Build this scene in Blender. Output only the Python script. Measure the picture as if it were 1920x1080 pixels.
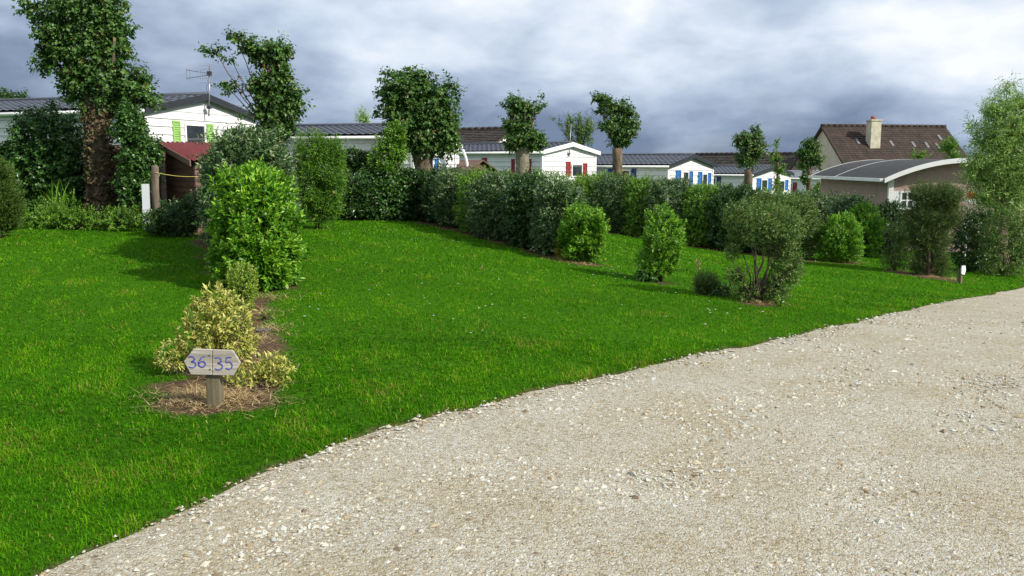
import bpy, math
import numpy as np
from mathutils import Matrix, Vector
R = math.radians
for o in list(bpy.data.objects): bpy.data.objects.remove(o)
S = bpy.context.scene
COL = S.collection
# ------------------------------------------------------------------ camera
F = 1660.0; HOR = 310.0; EYE = 1.7
PITCH = math.atan((540-HOR)/F)
cam = bpy.data.objects.new('camera', bpy.data.cameras.new('camera')); COL.objects.link(cam)
cam.location = (0, 0, EYE); cam.rotation_euler = (R(90)-PITCH, 0, 0)
cam.data.sensor_width = 36; cam.data.lens = 36*F/1920; cam.data.clip_end = 3000; cam.data.clip_start = .05
S.camera = cam
# ------------------------------------------------------------------ world
SUN_EL, SUN_AZ = R(35), math.atan2(.87, -.50)      # azimuth from +y towards +x
w = bpy.data.worlds.new('World'); S.world = w; w.use_nodes = True
nt = w.node_tree; nt.nodes.clear()
def wn(t, **k):
    n = nt.nodes.new(t)
    for a, b in k.items(): setattr(n, a, b)
    return n
wout = wn('ShaderNodeOutputWorld')
sky = wn('ShaderNodeTexSky', sky_type='NISHITA', sun_disc=False, sun_elevation=SUN_EL, sun_rotation=SUN_AZ)
bg1 = wn('ShaderNodeBackground'); bg1.inputs[1].default_value = .11; nt.links.new(sky.outputs[0], bg1.inputs[0])
tc = wn('ShaderNodeTexCoord')
def wnoise(scale, loc, sc, detail, rough, dist=0):
    m = wn('ShaderNodeMapping'); m.inputs['Scale'].default_value = sc; m.inputs['Location'].default_value = loc
    nt.links.new(tc.outputs['Generated'], m.inputs[0])
    n = wn('ShaderNodeTexNoise'); n.inputs['Scale'].default_value = scale; n.inputs['Detail'].default_value = detail
    n.inputs['Roughness'].default_value = rough; n.inputs['Distortion'].default_value = dist
    nt.links.new(m.outputs[0], n.inputs['Vector']); return n.outputs['Fac']
def wmath(op, a, b):
    n = wn('ShaderNodeMath', operation=op)
    for i, v in enumerate((a, b)):
        if isinstance(v, (int, float)): n.inputs[i].default_value = v
        else: nt.links.new(v, n.inputs[i])
    return n.outputs[0]
n1 = wnoise(2.3, (5.6, 5.1, 7.7), (1, 1, 2.3), 5, .5, .2)
n2 = wnoise(6.5, (7.3, 3.2, 2.0), (1, 1, 2.4), 6, .55, .2)
sep = wn('ShaderNodeSeparateXYZ'); nt.links.new(tc.outputs['Generated'], sep.inputs[0])
elev = wn('ShaderNodeMapRange'); elev.inputs[1].default_value = 0.0; elev.inputs[2].default_value = .22
elev.inputs[3].default_value = -.17; elev.inputs[4].default_value = .09
nt.links.new(sep.outputs[2], elev.inputs[0])
cl = wmath('ADD', wmath('ADD', wmath('MULTIPLY', n1, .95), wmath('MULTIPLY', n2, .45)), wmath('ADD', elev.outputs[0], -.19))
ramp = wn('ShaderNodeValToRGB'); nt.links.new(cl, ramp.inputs[0])
e = ramp.color_ramp.elements
e[0].position = .34; e[0].color = (.15, .20, .30, 1)
e[1].position = .70; e[1].color = (.76, .79, .83, 1)
for p_, c_ in ((.43, (.255, .32, .44)), (.52, (.40, .475, .595)), (.60, (.56, .63, .73))):
    x_ = e.new(p_); x_.color = (*c_, 1)
bg2 = wn('ShaderNodeBackground'); bg2.inputs[1].default_value = 1.0; nt.links.new(ramp.outputs[0], bg2.inputs[0])
n3 = wnoise(3.3, (7.7, 2.1, 5.0), (1, 1, 2.6), 4, .5, .2)
mr = wn('ShaderNodeMapRange'); mr.inputs[1].default_value = .57; mr.inputs[2].default_value = .72
mr.inputs[3].default_value = 1.0; mr.inputs[4].default_value = .8; nt.links.new(n3, mr.inputs[0])
mx = wn('ShaderNodeMixShader'); nt.links.new(mr.outputs[0], mx.inputs[0]); nt.links.new(bg1.outputs[0], mx.inputs[1]); nt.links.new(bg2.outputs[0], mx.inputs[2])
nt.links.new(mx.outputs[0], wout.inputs[0])
sun = bpy.data.objects.new('sun', bpy.data.lights.new('sun', 'SUN')); COL.objects.link(sun)
sun.data.energy = 4.4; sun.data.angle = R(.6); sun.data.color = (1, .94, .84)
sd = Vector((math.cos(SUN_EL)*math.sin(SUN_AZ), math.cos(SUN_EL)*math.cos(SUN_AZ), math.sin(SUN_EL)))
sun.rotation_euler = (sd).to_track_quat('Z', 'Y').to_euler()
S.view_settings.view_transform = 'Standard'; S.view_settings.look = 'None'; S.view_settings.exposure = .35; S.view_settings.gamma = 1
# ------------------------------------------------------------------ geometry of the place
def sstep(t, a, b):
    t = np.clip((t-a)/(b-a), 0, 1); return t*t*(3-2*t)
def hz(x, y):
    x = np.asarray(x, float); y = np.asarray(y, float)
    k = sstep(x, -3, 6)
    return sstep(y, 6, 17)*(k*(-.066*40*np.tanh(x/40)-.010*np.minimum(y, 75))+(1-k)*(.2-.03*40*np.tanh(x/40)))
CF = np.array((0, math.cos(PITCH), -math.sin(PITCH))); CU = np.array((0, math.sin(PITCH), math.cos(PITCH))); CR = np.array((1., 0, 0))
C0 = np.array((0, 0, EYE))
def ray(px, py): return CF + CR*(px-960)/F + CU*(540-py)/F
def PD(px, py, d): return C0 + ray(px, py)*d
def PY(px, py, d):                               # same, but on the upright plane through the point at row 400
    y0 = PD(960, 400, d)[1]; r = ray(px, py); return C0+r*(y0/r[1])
def P(px, py):                                   # ground point seen at a photo pixel
    r = ray(px, py); lo, hi = .5, 200.
    for _ in range(60):
        m = (lo+hi)/2; q = C0+r*m
        if q[2] > hz(q[0], q[1]): lo = m
        else: hi = m
    return C0+r*lo
def depth(p): return float(np.dot(np.asarray(p)-C0, CF))
def proj(p):
    v = np.asarray(p)-C0; d = v@CF
    return 960+F*(v@CR)/d, 540-F*(v@CU)/d
def rayplane(px, py, o, n):
    r = ray(px, py); t = np.dot(np.asarray(o)-C0, n)/np.dot(r, n); return C0+r*t
class Sines:
    def __init__(s, seed, scale, n=10):
        g = np.random.default_rng(seed); s.k = g.normal(size=(n, 3)); s.k /= np.linalg.norm(s.k, axis=1)[:, None]
        s.k *= (2*math.pi/scale)*g.uniform(.6, 1.8, (n, 1)); s.p = g.uniform(0, 7, n)
    def __call__(s, p): return np.sin(np.asarray(p)@s.k.T+s.p).mean(axis=1)*2.2
# ------------------------------------------------------------------ materials
MATS = {}
def mat(name, col, rough=.7, noise=0, nscale=8, col2=None, bump=0, spec=.4, stretch=(1, 1, 1), metal=0, detail=6, contrast=(.35, .65), bscale=None):
    m = bpy.data.materials.new(name); m.use_nodes = True; t = m.node_tree; b = t.nodes['Principled BSDF']
    b.inputs['Roughness'].default_value = rough; b.inputs['Specular IOR Level'].default_value = spec; b.inputs['Metallic'].default_value = metal
    b.inputs['Base Color'].default_value = (*col, 1)
    tcn = t.nodes.new('ShaderNodeTexCoord'); mp = t.nodes.new('ShaderNodeMapping'); mp.inputs['Scale'].default_value = stretch
    t.links.new(tcn.outputs['Object'], mp.inputs[0])
    nz = t.nodes.new('ShaderNodeTexNoise'); nz.inputs['Scale'].default_value = nscale; nz.inputs['Detail'].default_value = detail; nz.inputs['Roughness'].default_value = .65
    t.links.new(mp.outputs[0], nz.inputs['Vector'])
    if col2:
        rp = t.nodes.new('ShaderNodeValToRGB'); rp.color_ramp.elements[0].position = contrast[0]; rp.color_ramp.elements[1].position = contrast[1]
        rp.color_ramp.elements[0].color = (*col, 1); rp.color_ramp.elements[1].color = (*col2, 1)
        t.links.new(nz.outputs['Fac'], rp.inputs[0]); t.links.new(rp.outputs[0], b.inputs['Base Color'])
    if bump:
        bp = t.nodes.new('ShaderNodeBump'); bp.inputs['Strength'].default_value = min(bump, 1); bp.inputs['Distance'].default_value = .02
        t.links.new(nz.outputs['Fac'], bp.inputs['Height']); t.links.new(bp.outputs[0], b.inputs['Normal'])
    MATS[name] = m; return m
def leafmat(name, stops, edge=None, trans=.22, rough=.42, spec=.45):
    m = bpy.data.materials.new(name); m.use_nodes = True; t = m.node_tree; b = t.nodes['Principled BSDF']
    at = t.nodes.new('ShaderNodeAttribute'); at.attribute_name = 'tint'
    rp = t.nodes.new('ShaderNodeValToRGB'); el = rp.color_ramp.elements
    el[0].position = stops[0][0]; el[0].color = (*stops[0][1], 1); el[1].position = stops[-1][0]; el[1].color = (*stops[-1][1], 1)
    for p_, c_ in stops[1:-1]: el.new(p_).color = (*c_, 1)
    t.links.new(at.outputs['Fac'], rp.inputs[0]); c = rp.outputs[0]
    if edge:
        ae = t.nodes.new('ShaderNodeAttribute'); ae.attribute_name = 'edge'
        er = t.nodes.new('ShaderNodeValToRGB'); er.color_ramp.elements[0].position = .52; er.color_ramp.elements[1].position = .80
        t.links.new(ae.outputs['Fac'], er.inputs[0])
        mxc = t.nodes.new('ShaderNodeMix'); mxc.data_type = 'RGBA'
        t.links.new(er.outputs[0], mxc.inputs['Factor']); t.links.new(c, mxc.inputs['A']); mxc.inputs['B'].default_value = (*edge, 1)
        c = mxc.outputs['Result']
    t.links.new(c, b.inputs['Base Color'])
    b.inputs['Roughness'].default_value = rough; b.inputs['Specular IOR Level'].default_value = spec
    tr = t.nodes.new('ShaderNodeBsdfTranslucent'); t.links.new(c, tr.inputs[0])
    ms = t.nodes.new('ShaderNodeMixShader'); ms.inputs[0].default_value = trans
    t.links.new(b.outputs[0], ms.inputs[1]); t.links.new(tr.outputs[0], ms.inputs[2]); t.links.new(ms.outputs[0], t.nodes['Material Output'].inputs[0])
    MATS[name] = m; return m
leafmat('leaf_laurel', [(0, (0.026, 0.097, 0.007)), (.45, (0.076, 0.230, 0.011)), (.8, (0.187, 0.412, 0.020)), (1, (0.351, 0.558, 0.044))], trans=.28)
leafmat('leaf_lime', [(0, (0.024, 0.084, 0.008)), (.5, (0.084, 0.216, 0.015)), (1, (0.240, 0.408, 0.030))])
leafmat('leaf_grey', [(0, (0.020, 0.054, 0.014)), (.55, (0.061, 0.134, 0.034)), (.85, (0.141, 0.237, 0.072)), (1, (0.346, 0.410, 0.216))], rough=.42, spec=.45)
leafmat('leaf_dark', [(0, (.012, .04, .008)), (.6, (.032, .09, .014)), (1, (.09, .18, .03))], rough=.35, spec=.5)
leafmat('leaf_olive', [(0, (0.031, 0.079, 0.012)), (.6, (0.089, 0.187, 0.026)), (.9, (0.202, 0.302, 0.055)), (1, (0.288, 0.245, 0.085))], trans=.28)
leafmat('leaf_poplar', [(0, (0.024, 0.063, 0.011)), (.5, (0.066, 0.161, 0.025)), (.82, (0.144, 0.259, 0.052)), (.95, (0.264, 0.345, 0.172)), (1, (0.192, 0.103, 0.034))], rough=.42, spec=.4, trans=.3)
leafmat('leaf_willow', [(0, (0.090, 0.201, 0.034)), (.6, (0.247, 0.422, 0.087)), (1, (0.606, 0.724, 0.270))], rough=.45, trans=.35)
leafmat('leaf_fuzzy', [(0, (0.027, 0.061, 0.013)), (.6, (0.075, 0.138, 0.026)), (1, (0.195, 0.261, 0.065))], rough=.6)
leafmat('leaf_ivy', [(0, (0.013, 0.048, 0.008)), (.6, (0.039, 0.115, 0.014)), (1, (0.110, 0.230, 0.035))], rough=.35, spec=.5)
leafmat('leaf_conifer', [(0, (.02, .055, .008)), (.6, (.055, .12, .012)), (1, (.13, .21, .02))], rough=.6)
leafmat('leaf_variegated', [(0, (.05, .12, .015)), (.6, (.13, .22, .03)), (.8, (.40, .42, .10)), (1, (.62, .58, .22))], edge=(.66, .58, .12))
leafmat('leaf_bright', [(0, (.06, .14, .012)), (.5, (.20, .34, .03)), (1, (.45, .52, .09))], trans=.3)
leafmat('leaf_yellow', [(0, (.12, .16, .02)), (.6, (.32, .33, .04)), (1, (.55, .48, .07))])
leafmat('grass', [(0, (0.019, 0.065, 0.003)), (.3, (0.037, 0.147, 0.003)), (.6, (0.070, 0.246, 0.004)), (.85, (0.140, 0.328, 0.006)), (.93, (0.156, 0.173, 0.020)), (1, (0.314, 0.285, 0.075))], trans=.3, rough=.8, spec=.04)
leafmat('straw', [(0, (.12, .07, .03)), (.5, (.38, .26, .11)), (1, (.62, .48, .24))], trans=.1, rough=.7)
leafmat('petals', [(0, (.75, .75, .70)), (1, (.85, .85, .85))], trans=.2, rough=.7)
leafmat('blossom', [(0, (.45, .02, .01)), (1, (.8, .10, .03))], trans=.2, rough=.7)
mat('bark', (.055, .04, .028), .9, nscale=9, col2=(.20, .15, .10), bump=1, stretch=(1, 1, .25))
mat('bark_pale', (.10, .085, .06), .9, nscale=14, col2=(.26, .23, .17), bump=.8, stretch=(1, 1, .3))
mat('bark_red', (.07, .03, .018), .9, nscale=12, col2=(.22, .10, .06), bump=.8, stretch=(1, 1, .3))
mat('bark_yellow', (.14, .11, .03), .9, nscale=12, col2=(.30, .24, .09), bump=.8)
mat('twig', (.03, .02, .013), .9, nscale=30, col2=(.085, .06, .04))
mat('siding_white', (.62, .63, .64), .5, nscale=2.2, col2=(.70, .70, .70), spec=.35, contrast=(.3, .6))
mat('siding_grey', (.50, .53, .56), .5, nscale=2, col2=(.58, .60, .62))
mat('trim_white', (.78, .78, .77), .45, nscale=3, col2=(.70, .71, .70))
mat('trim_black', (.018, .020, .026), .45, nscale=6, col2=(.03, .033, .04))
mat('roof_tile_sheet', (.050, .058, .075), .42, nscale=5, col2=(.080, .090, .112), spec=.5)
mat('roof_pale', (.20, .22, .24), .45, nscale=5, col2=(.27, .29, .31))
mat('vent_grey', (.13, .135, .14), .6, nscale=6, col2=(.18, .18, .18))
mat('roof_old', (.022, .020, .019), .85, nscale=3.5, col2=(.075, .060, .050), bump=.5)
mat('roof_brown', (.020, .015, .012), .85, nscale=2.2, col2=(.065, .042, .031), bump=.5, contrast=(.3, .7))
mat('roof_bitumen', (.030, .032, .034), .9, nscale=6, col2=(.055, .056, .055), bump=.4)
mat('roof_red', (0.154, 0.014, 0.014), .55, nscale=6, col2=(0.224, 0.028, 0.025))
mat('shutter_green', (.22, .42, .10), .5, nscale=9, col2=(.28, .48, .14))
mat('shutter_blue', (.010, .10, .33), .45, nscale=9, col2=(.015, .13, .40))
mat('shutter_blue_shaded', (.012, .035, .19), .45, nscale=9, col2=(.016, .045, .23))  # same shutter blue, with the side walls' shade put into the colour
mat('shutter_red', (.19, .012, .016), .45, nscale=9, col2=(.26, .02, .022))
mat('glass', (.025, .032, .038), .04, nscale=3, spec=.9)
mat('curtain', (.62, .62, .60), .8, nscale=14, col2=(.5, .5, .5), stretch=(6, 6, .4))
mat('render_cream', (.50, .44, .31), .9, nscale=1.6, col2=(.58, .52, .38), bump=.15)
mat('render_pink', (.33, .235, .205), .85, nscale=2, col2=(.39, .285, .25), bump=.1)
mat('chimney_render', (.40, .36, .27), .9, nscale=3, col2=(.60, .55, .44), bump=.3)
mat('terracotta', (.35, .10, .05), .8, nscale=9, col2=(.25, .07, .04))
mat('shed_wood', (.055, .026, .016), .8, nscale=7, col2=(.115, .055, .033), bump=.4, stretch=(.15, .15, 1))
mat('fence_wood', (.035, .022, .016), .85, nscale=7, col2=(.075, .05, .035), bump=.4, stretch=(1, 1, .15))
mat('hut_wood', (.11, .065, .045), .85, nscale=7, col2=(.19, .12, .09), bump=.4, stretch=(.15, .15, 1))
mat('old_wood', (.075, .055, .04), .9, nscale=10, col2=(.20, .16, .12), bump=.7, stretch=(1, 1, .12))
mat('sign_wood', (.27, .24, .20), .85, nscale=14, col2=(.55, .50, .44), bump=.5, stretch=(.12, 1, 1.6))
mat('sign_post', (0.075, 0.066, 0.038), .9, nscale=16, col2=(0.173, 0.148, 0.090), bump=.7, stretch=(1, 1, .12))
mat('paint_blue', (.025, .045, .36), .7, nscale=70, col2=(.26, .27, .45), contrast=(.48, .72))
mat('crack', (.02, .014, .01), .9)
mat('metal_grey', (.28, .30, .33), .4, nscale=8, metal=.6)
mat('metal_dark', (.05, .055, .065), .4, nscale=8, metal=.3)
mat('cord_yellow', (.55, .45, .10), .6)
mat('sheet_blue', (.05, .12, .17), .35, nscale=20, col2=(.12, .22, .27), bump=.8)
# ground: lawn soil colour with bare patches from a mask attribute
def ground_mat():
    m = bpy.data.materials.new('ground'); m.use_nodes = True; t = m.node_tree; b = t.nodes['Principled BSDF']; b.inputs['Roughness'].default_value = .95; b.inputs['Specular IOR Level'].default_value = .03
    tcn = t.nodes.new('ShaderNodeTexCoord')
    def nz(sc, d=6):
        n = t.nodes.new('ShaderNodeTexNoise'); n.inputs['Scale'].default_value = sc; n.inputs['Detail'].default_value = d; n.inputs['Roughness'].default_value = .7
        t.links.new(tcn.outputs['Object'], n.inputs['Vector']); return n
    def rp(fac, st):
        r = t.nodes.new('ShaderNodeValToRGB'); r.color_ramp.elements[0].position = st[0][0]; r.color_ramp.elements[0].color = (*st[0][1], 1)
        r.color_ramp.elements[1].position = st[-1][0]; r.color_ramp.elements[1].color = (*st[-1][1], 1)
        for p_, c_ in st[1:-1]: r.color_ramp.elements.new(p_).color = (*c_, 1)
        t.links.new(fac, r.inputs[0]); return r.outputs[0]
    g1 = rp(nz(22, 8).outputs['Fac'], [(.3, (0.019, 0.054, 0.003)), (.5, (0.039, 0.126, 0.003)), (.72, (0.063, 0.197, 0.004))])
    s1 = rp(nz(18, 8).outputs['Fac'], [(.3, (.035, .022, .014)), (.55, (.11, .075, .045)), (.75, (.25, .18, .11))])
    at = t.nodes.new('ShaderNodeAttribute'); at.attribute_name = 'soil'
    mx = t.nodes.new('ShaderNodeMix'); mx.data_type = 'RGBA'; t.links.new(at.outputs['Fac'], mx.inputs['Factor']); t.links.new(g1, mx.inputs['A']); t.links.new(s1, mx.inputs['B'])
    t.links.new(mx.outputs['Result'], b.inputs['Base Color'])
    bp = t.nodes.new('ShaderNodeBump'); bp.inputs['Strength'].default_value = .6; bp.inputs['Distance'].default_value = .03
    t.links.new(nz(60, 4).outputs['Fac'], bp.inputs['Height']); t.links.new(bp.outputs[0], b.inputs['Normal'])
    MATS['ground'] = m
ground_mat()
def gravel_mat():
    m = bpy.data.materials.new('gravel_road'); m.use_nodes = True; t = m.node_tree; b = t.nodes['Principled BSDF']; b.inputs['Roughness'].default_value = .9; b.inputs['Specular IOR Level'].default_value = .2
    tcn = t.nodes.new('ShaderNodeTexCoord')
    v = t.nodes.new('ShaderNodeTexVoronoi'); v.inputs['Scale'].default_value = 75
    dn = t.nodes.new('ShaderNodeTexNoise'); dn.inputs['Scale'].default_value = 38; dn.inputs['Detail'].default_value = 4; t.links.new(tcn.outputs['Object'], dn.inputs['Vector'])
    dm = t.nodes.new('ShaderNodeVectorMath'); dm.operation = 'MULTIPLY_ADD'; dm.inputs[1].default_value = (.045, .045, .045); t.links.new(dn.outputs['Color'], dm.inputs[0]); t.links.new(tcn.outputs['Object'], dm.inputs[2])
    t.links.new(dm.outputs[0], v.inputs['Vector'])
    sp = t.nodes.new('ShaderNodeSeparateColor'); t.links.new(v.outputs['Color'], sp.inputs[0])
    r = t.nodes.new('ShaderNodeValToRGB'); el = r.color_ramp.elements
    el[0].position = 0; el[0].color = (0.239, 0.198, 0.134, 1); el[1].position = 1; el[1].color = (0.574, 0.569, 0.499, 1)
    for p_, c_ in ((.25, (0.392, 0.351, 0.254)), (.55, (0.454, 0.425, 0.332)), (.8, (0.460, 0.450, 0.397))): el.new(p_).color = (*c_, 1)
    t.links.new(sp.outputs[0], r.inputs[0])
    n = t.nodes.new('ShaderNodeTexNoise'); n.inputs['Scale'].default_value = 1.3; n.inputs['Detail'].default_value = 7; t.links.new(tcn.outputs['Object'], n.inputs['Vector'])
    r2 = t.nodes.new('ShaderNodeValToRGB'); r2.color_ramp.elements[0].position = .35; r2.color_ramp.elements[0].color = (.88, .83, .74, 1); r2.color_ramp.elements[1].position = .65; r2.color_ramp.elements[1].color = (1, 1, 1, 1)
    t.links.new(n.outputs['Fac'], r2.inputs[0])
    mx = t.nodes.new('ShaderNodeMix'); mx.data_type = 'RGBA'; mx.blend_type = 'MULTIPLY'; mx.inputs['Factor'].default_value = 1
    t.links.new(r.outputs[0], mx.inputs['A']); t.links.new(r2.outputs[0], mx.inputs['B']); t.links.new(mx.outputs['Result'], b.inputs['Base Color'])
    bp = t.nodes.new('ShaderNodeBump'); bp.invert = True; bp.inputs['Strength'].default_value = .8; bp.inputs['Distance'].default_value = .012
    t.links.new(v.outputs['Distance'], bp.inputs['Height']); t.links.new(bp.outputs[0], b.inputs['Normal'])
    MATS['gravel_road'] = m
gravel_mat()
leafmat('stone', [(0, (0.144, 0.109, 0.074)), (.12, (0.316, 0.247, 0.147)), (.35, (0.440, 0.396, 0.296)), (.6, (0.478, 0.460, 0.384)), (.85, (0.449, 0.455, 0.416)), (1, (0.631, 0.633, 0.554))], trans=0, rough=.85, spec=.2)
# ------------------------------------------------------------------ mesh helpers
def tag(o, label=None, cat=None, group=None, kind=None):
    if label: o['label'] = label
    if cat: o['category'] = cat
    if group: o['group'] = group
    if kind: o['kind'] = kind
    return o
def empty(name, loc, label, cat, group=None, rz=0):
    o = bpy.data.objects.new(name, None); COL.objects.link(o); o.location = loc; o.rotation_euler = (0, 0, rz); o.empty_display_size = .2
    return tag(o, label, cat, group)
def link(name, me, parent=None, loc=None):
    o = bpy.data.objects.new(name, me); COL.objects.link(o)
    if parent is not None: o.parent = parent
    if loc is not None: o.location = loc
    return o
def tri_mesh(name, V, T, m, tint=None, edge=None, smooth=False):
    V = np.ascontiguousarray(V, np.float32); T = np.ascontiguousarray(T, np.int32)
    me = bpy.data.meshes.new(name); k = T.shape[1]
    me.vertices.add(len(V)); me.vertices.foreach_set('co', V.ravel())
    me.loops.add(T.size); me.loops.foreach_set('vertex_index', T.ravel())
    me.polygons.add(len(T)); me.polygons.foreach_set('loop_start', np.arange(0, T.size, k, dtype=np.int32))
    me.polygons.foreach_set('use_smooth', np.full(len(T), smooth))
    if tint is not None: me.attributes.new('tint', 'FLOAT', 'POINT').data.foreach_set('value', np.ascontiguousarray(tint, np.float32))
    if edge is not None: me.attributes.new('edge', 'FLOAT', 'POINT').data.foreach_set('value', np.ascontiguousarray(edge, np.float32))
    me.update(calc_edges=True); me.materials.append(MATS[m]); return me
def pmesh(name, V, Fc, m, smooth=False):
    me = bpy.data.meshes.new(name); me.from_pydata([tuple(map(float, v)) for v in V], [], [tuple(f) for f in Fc]); me.update()
    me.materials.append(MATS[m])
    if smooth: me.polygons.foreach_set('use_smooth', [True]*len(me.polygons))
    return me
class MB:
    def __init__(s): s.v = []; s.f = []
    def box(s, a, b):
        i = len(s.v); (x0, y0, z0), (x1, y1, z1) = a, b
        s.v += [(x0, y0, z0), (x1, y0, z0), (x1, y1, z0), (x0, y1, z0), (x0, y0, z1), (x1, y0, z1), (x1, y1, z1), (x0, y1, z1)]
        s.f += [tuple(i+j for j in q) for q in ((3, 2, 1, 0), (4, 5, 6, 7), (0, 1, 5, 4), (1, 2, 6, 5), (2, 3, 7, 6), (3, 0, 4, 7))]; return s
    def prism(s, A, B):                      # two matching outlines
        i = len(s.v); n = len(A); s.v += [tuple(p) for p in A]+[tuple(p) for p in B]
        s.f += [tuple(i+j for j in range(n-1, -1, -1)), tuple(i+n+j for j in range(n))]
        s.f += [(i+j, i+(j+1) % n, i+n+(j+1) % n, i+n+j) for j in range(n)]; return s
    def tube(s, pts, rad, sides=8, flat=None, jit=0, rng=None):
        pts = np.asarray(pts, float); n = len(pts); rad = np.broadcast_to(np.asarray(rad, float), (n,)); i = len(s.v)
        tg = np.gradient(pts, axis=0); tg /= np.linalg.norm(tg, axis=1)[:, None]+1e-9
        ref = np.array((0, 0, 1.)) if abs(tg[:, 2]).mean() < .8 else np.array((0, 1., 0))
        for k in range(n):
            u = np.cross(tg[k], ref); u /= np.linalg.norm(u)+1e-9; v = np.cross(tg[k], u)
            for a in range(sides):
                t = 2*math.pi*a/sides; q = rad[k]*(1+(jit*rng.uniform(-1, 1) if jit else 0))
                s.v.append(tuple(pts[k]+q*(math.cos(t)*u+math.sin(t)*v)))
        for k in range(n-1):
            for a in range(sides):
                b = (a+1) % sides; s.f.append((i+k*sides+a, i+k*sides+b, i+(k+1)*sides+b, i+(k+1)*sides+a))
        s.f += [tuple(i+a for a in range(sides-1, -1, -1)), tuple(i+(n-1)*sides+a for a in range(sides))]; return s
    def build(s, name, m, parent=None, smooth=False, loc=None): return link(name, pmesh(name, s.v, s.f, m, smooth), parent, loc)
def nrm(a): return a/(np.linalg.norm(a, axis=-1, keepdims=True)+1e-9)
def leaf_arrays(base, d, up, L, W, tint, detail=0, fold=.18, curl=.12):
    d = nrm(d); s = nrm(np.cross(d, up)); n = np.cross(s, d); L = L[:, None]; W = W[:, None]; N = len(base)
    l = base+d*L*.45+s*W*.5+n*W*fold; r = base+d*L*.45-s*W*.5+n*W*fold; tip = base+d*L-n*L*curl
    if detail == 0:
        V = np.stack([base, l, tip, r], 1).reshape(-1, 3); i = np.arange(N)[:, None]*4
        T = np.concatenate([i+[0, 2, 1], i+[0, 3, 2]], 1).reshape(-1, 3); return V, T, np.repeat(tint, 4), None
    m = base+d*L*.5
    V = np.stack([base, l, tip, r, m], 1).reshape(-1, 3); i = np.arange(N)[:, None]*5
    T = np.concatenate([i+[0, 4, 1], i+[1, 4, 2], i+[0, 3, 4], i+[4, 3, 2]], 1).reshape(-1, 3)
    return V, T, np.repeat(tint, 5), np.tile([.1, 1, .9, 1, 0], N)
def shoot_leaves(Pt, D, L, n, ll, lw, rng, ang=(1.15, .45), droop=.15, tint=(.45, .25), lift=0):
    """leaves set spirally along shoots; returns base, dir, up, len, width, tint"""
    N = len(Pt); D = nrm(D); ref = np.where(np.abs(D[:, 2:3]) < .9, np.array([[0, 0, 1.]]), np.array([[1., 0, 0]]))
    u = nrm(np.cross(D, ref)); v = np.cross(D, u); j = np.arange(n); t = (j+.5)/n
    a = (j*2.4)[None, :]+rng.uniform(0, 6.28, (N, 1))+rng.normal(0, .3, (N, n))
    an = (ang[0]+(ang[1]-ang[0])*t)[None, :]+rng.normal(0, .18, (N, n))
    base = Pt[:, None]+D[:, None]*(L[:, None]*t)[..., None]
    dr = np.cos(an)[..., None]*D[:, None]+np.sin(an)[..., None]*(np.cos(a)[..., None]*u[:, None]+np.sin(a)[..., None]*v[:, None])
    dr[..., 2] -= droop
    up = D[:, None]+rng.normal(0, .25, (N, n, 3)); up[..., 2] += .35
    sh = rng.normal(0, tint[1]*.6, (N, 1))
    tt = np.clip(tint[0]+lift*t[None]+sh+rng.normal(0, tint[1], (N, n)), 0, 1)
    k = rng.uniform(.7, 1.25, (N, n))*(1.05-.35*t)
    return base.reshape(-1, 3), dr.reshape(-1, 3), up.reshape(-1, 3), (ll*k).ravel(), (lw*k).ravel(), tt.ravel()
def blob_points(blobs, n, rng, depthf=.35, lump=.10, lscale=.5, seed=0, gz=None, sprig=.06, carve=None):
    """points in the outer shell of a union of super-ellipsoids: (centre, radii, power)"""
    ns = Sines(seed+11, lscale); area = np.array([(b[1][0]*b[1][1]+b[1][1]*b[1][2]+b[1][0]*b[1][2]) for b in blobs]); area /= area.sum()
    Ps, Ns = [], []
    for bi, (c, r, p) in enumerate(blobs):
        c = np.asarray(c, float); r = np.asarray(r, float); k = max(int(n*area[bi]*1.15), 4)
        u = nrm(rng.normal(size=(k, 3)))
        q = u/((np.abs(u)**p).sum(1)**(1/p))[:, None]
        g = nrm(np.sign(q)*np.abs(q)**(p-1)/r)
        dep = 1-depthf*rng.random(k)**1.7; dep = np.where(rng.random(k) < sprig, 1+(.22 if sprig < .1 else .42)*rng.random(k)**2, dep)
        x = c+q*r*dep[:, None]; x = x+g*(ns(x)*lump)[:, None]
        keep = np.ones(k, bool) if carve is None else Sines(seed+23, .55)(x) > carve
        for bj, (c2, r2, p2) in enumerate(blobs):
            if bj != bi: keep &= (np.abs((x-np.asarray(c2))/np.asarray(r2))**p2).sum(1) > .45
        if gz is not None: keep &= x[:, 2] > gz
        Ps.append(x[keep]); Ns.append(g[keep])
    return np.concatenate(Ps), np.concatenate(Ns)
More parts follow.
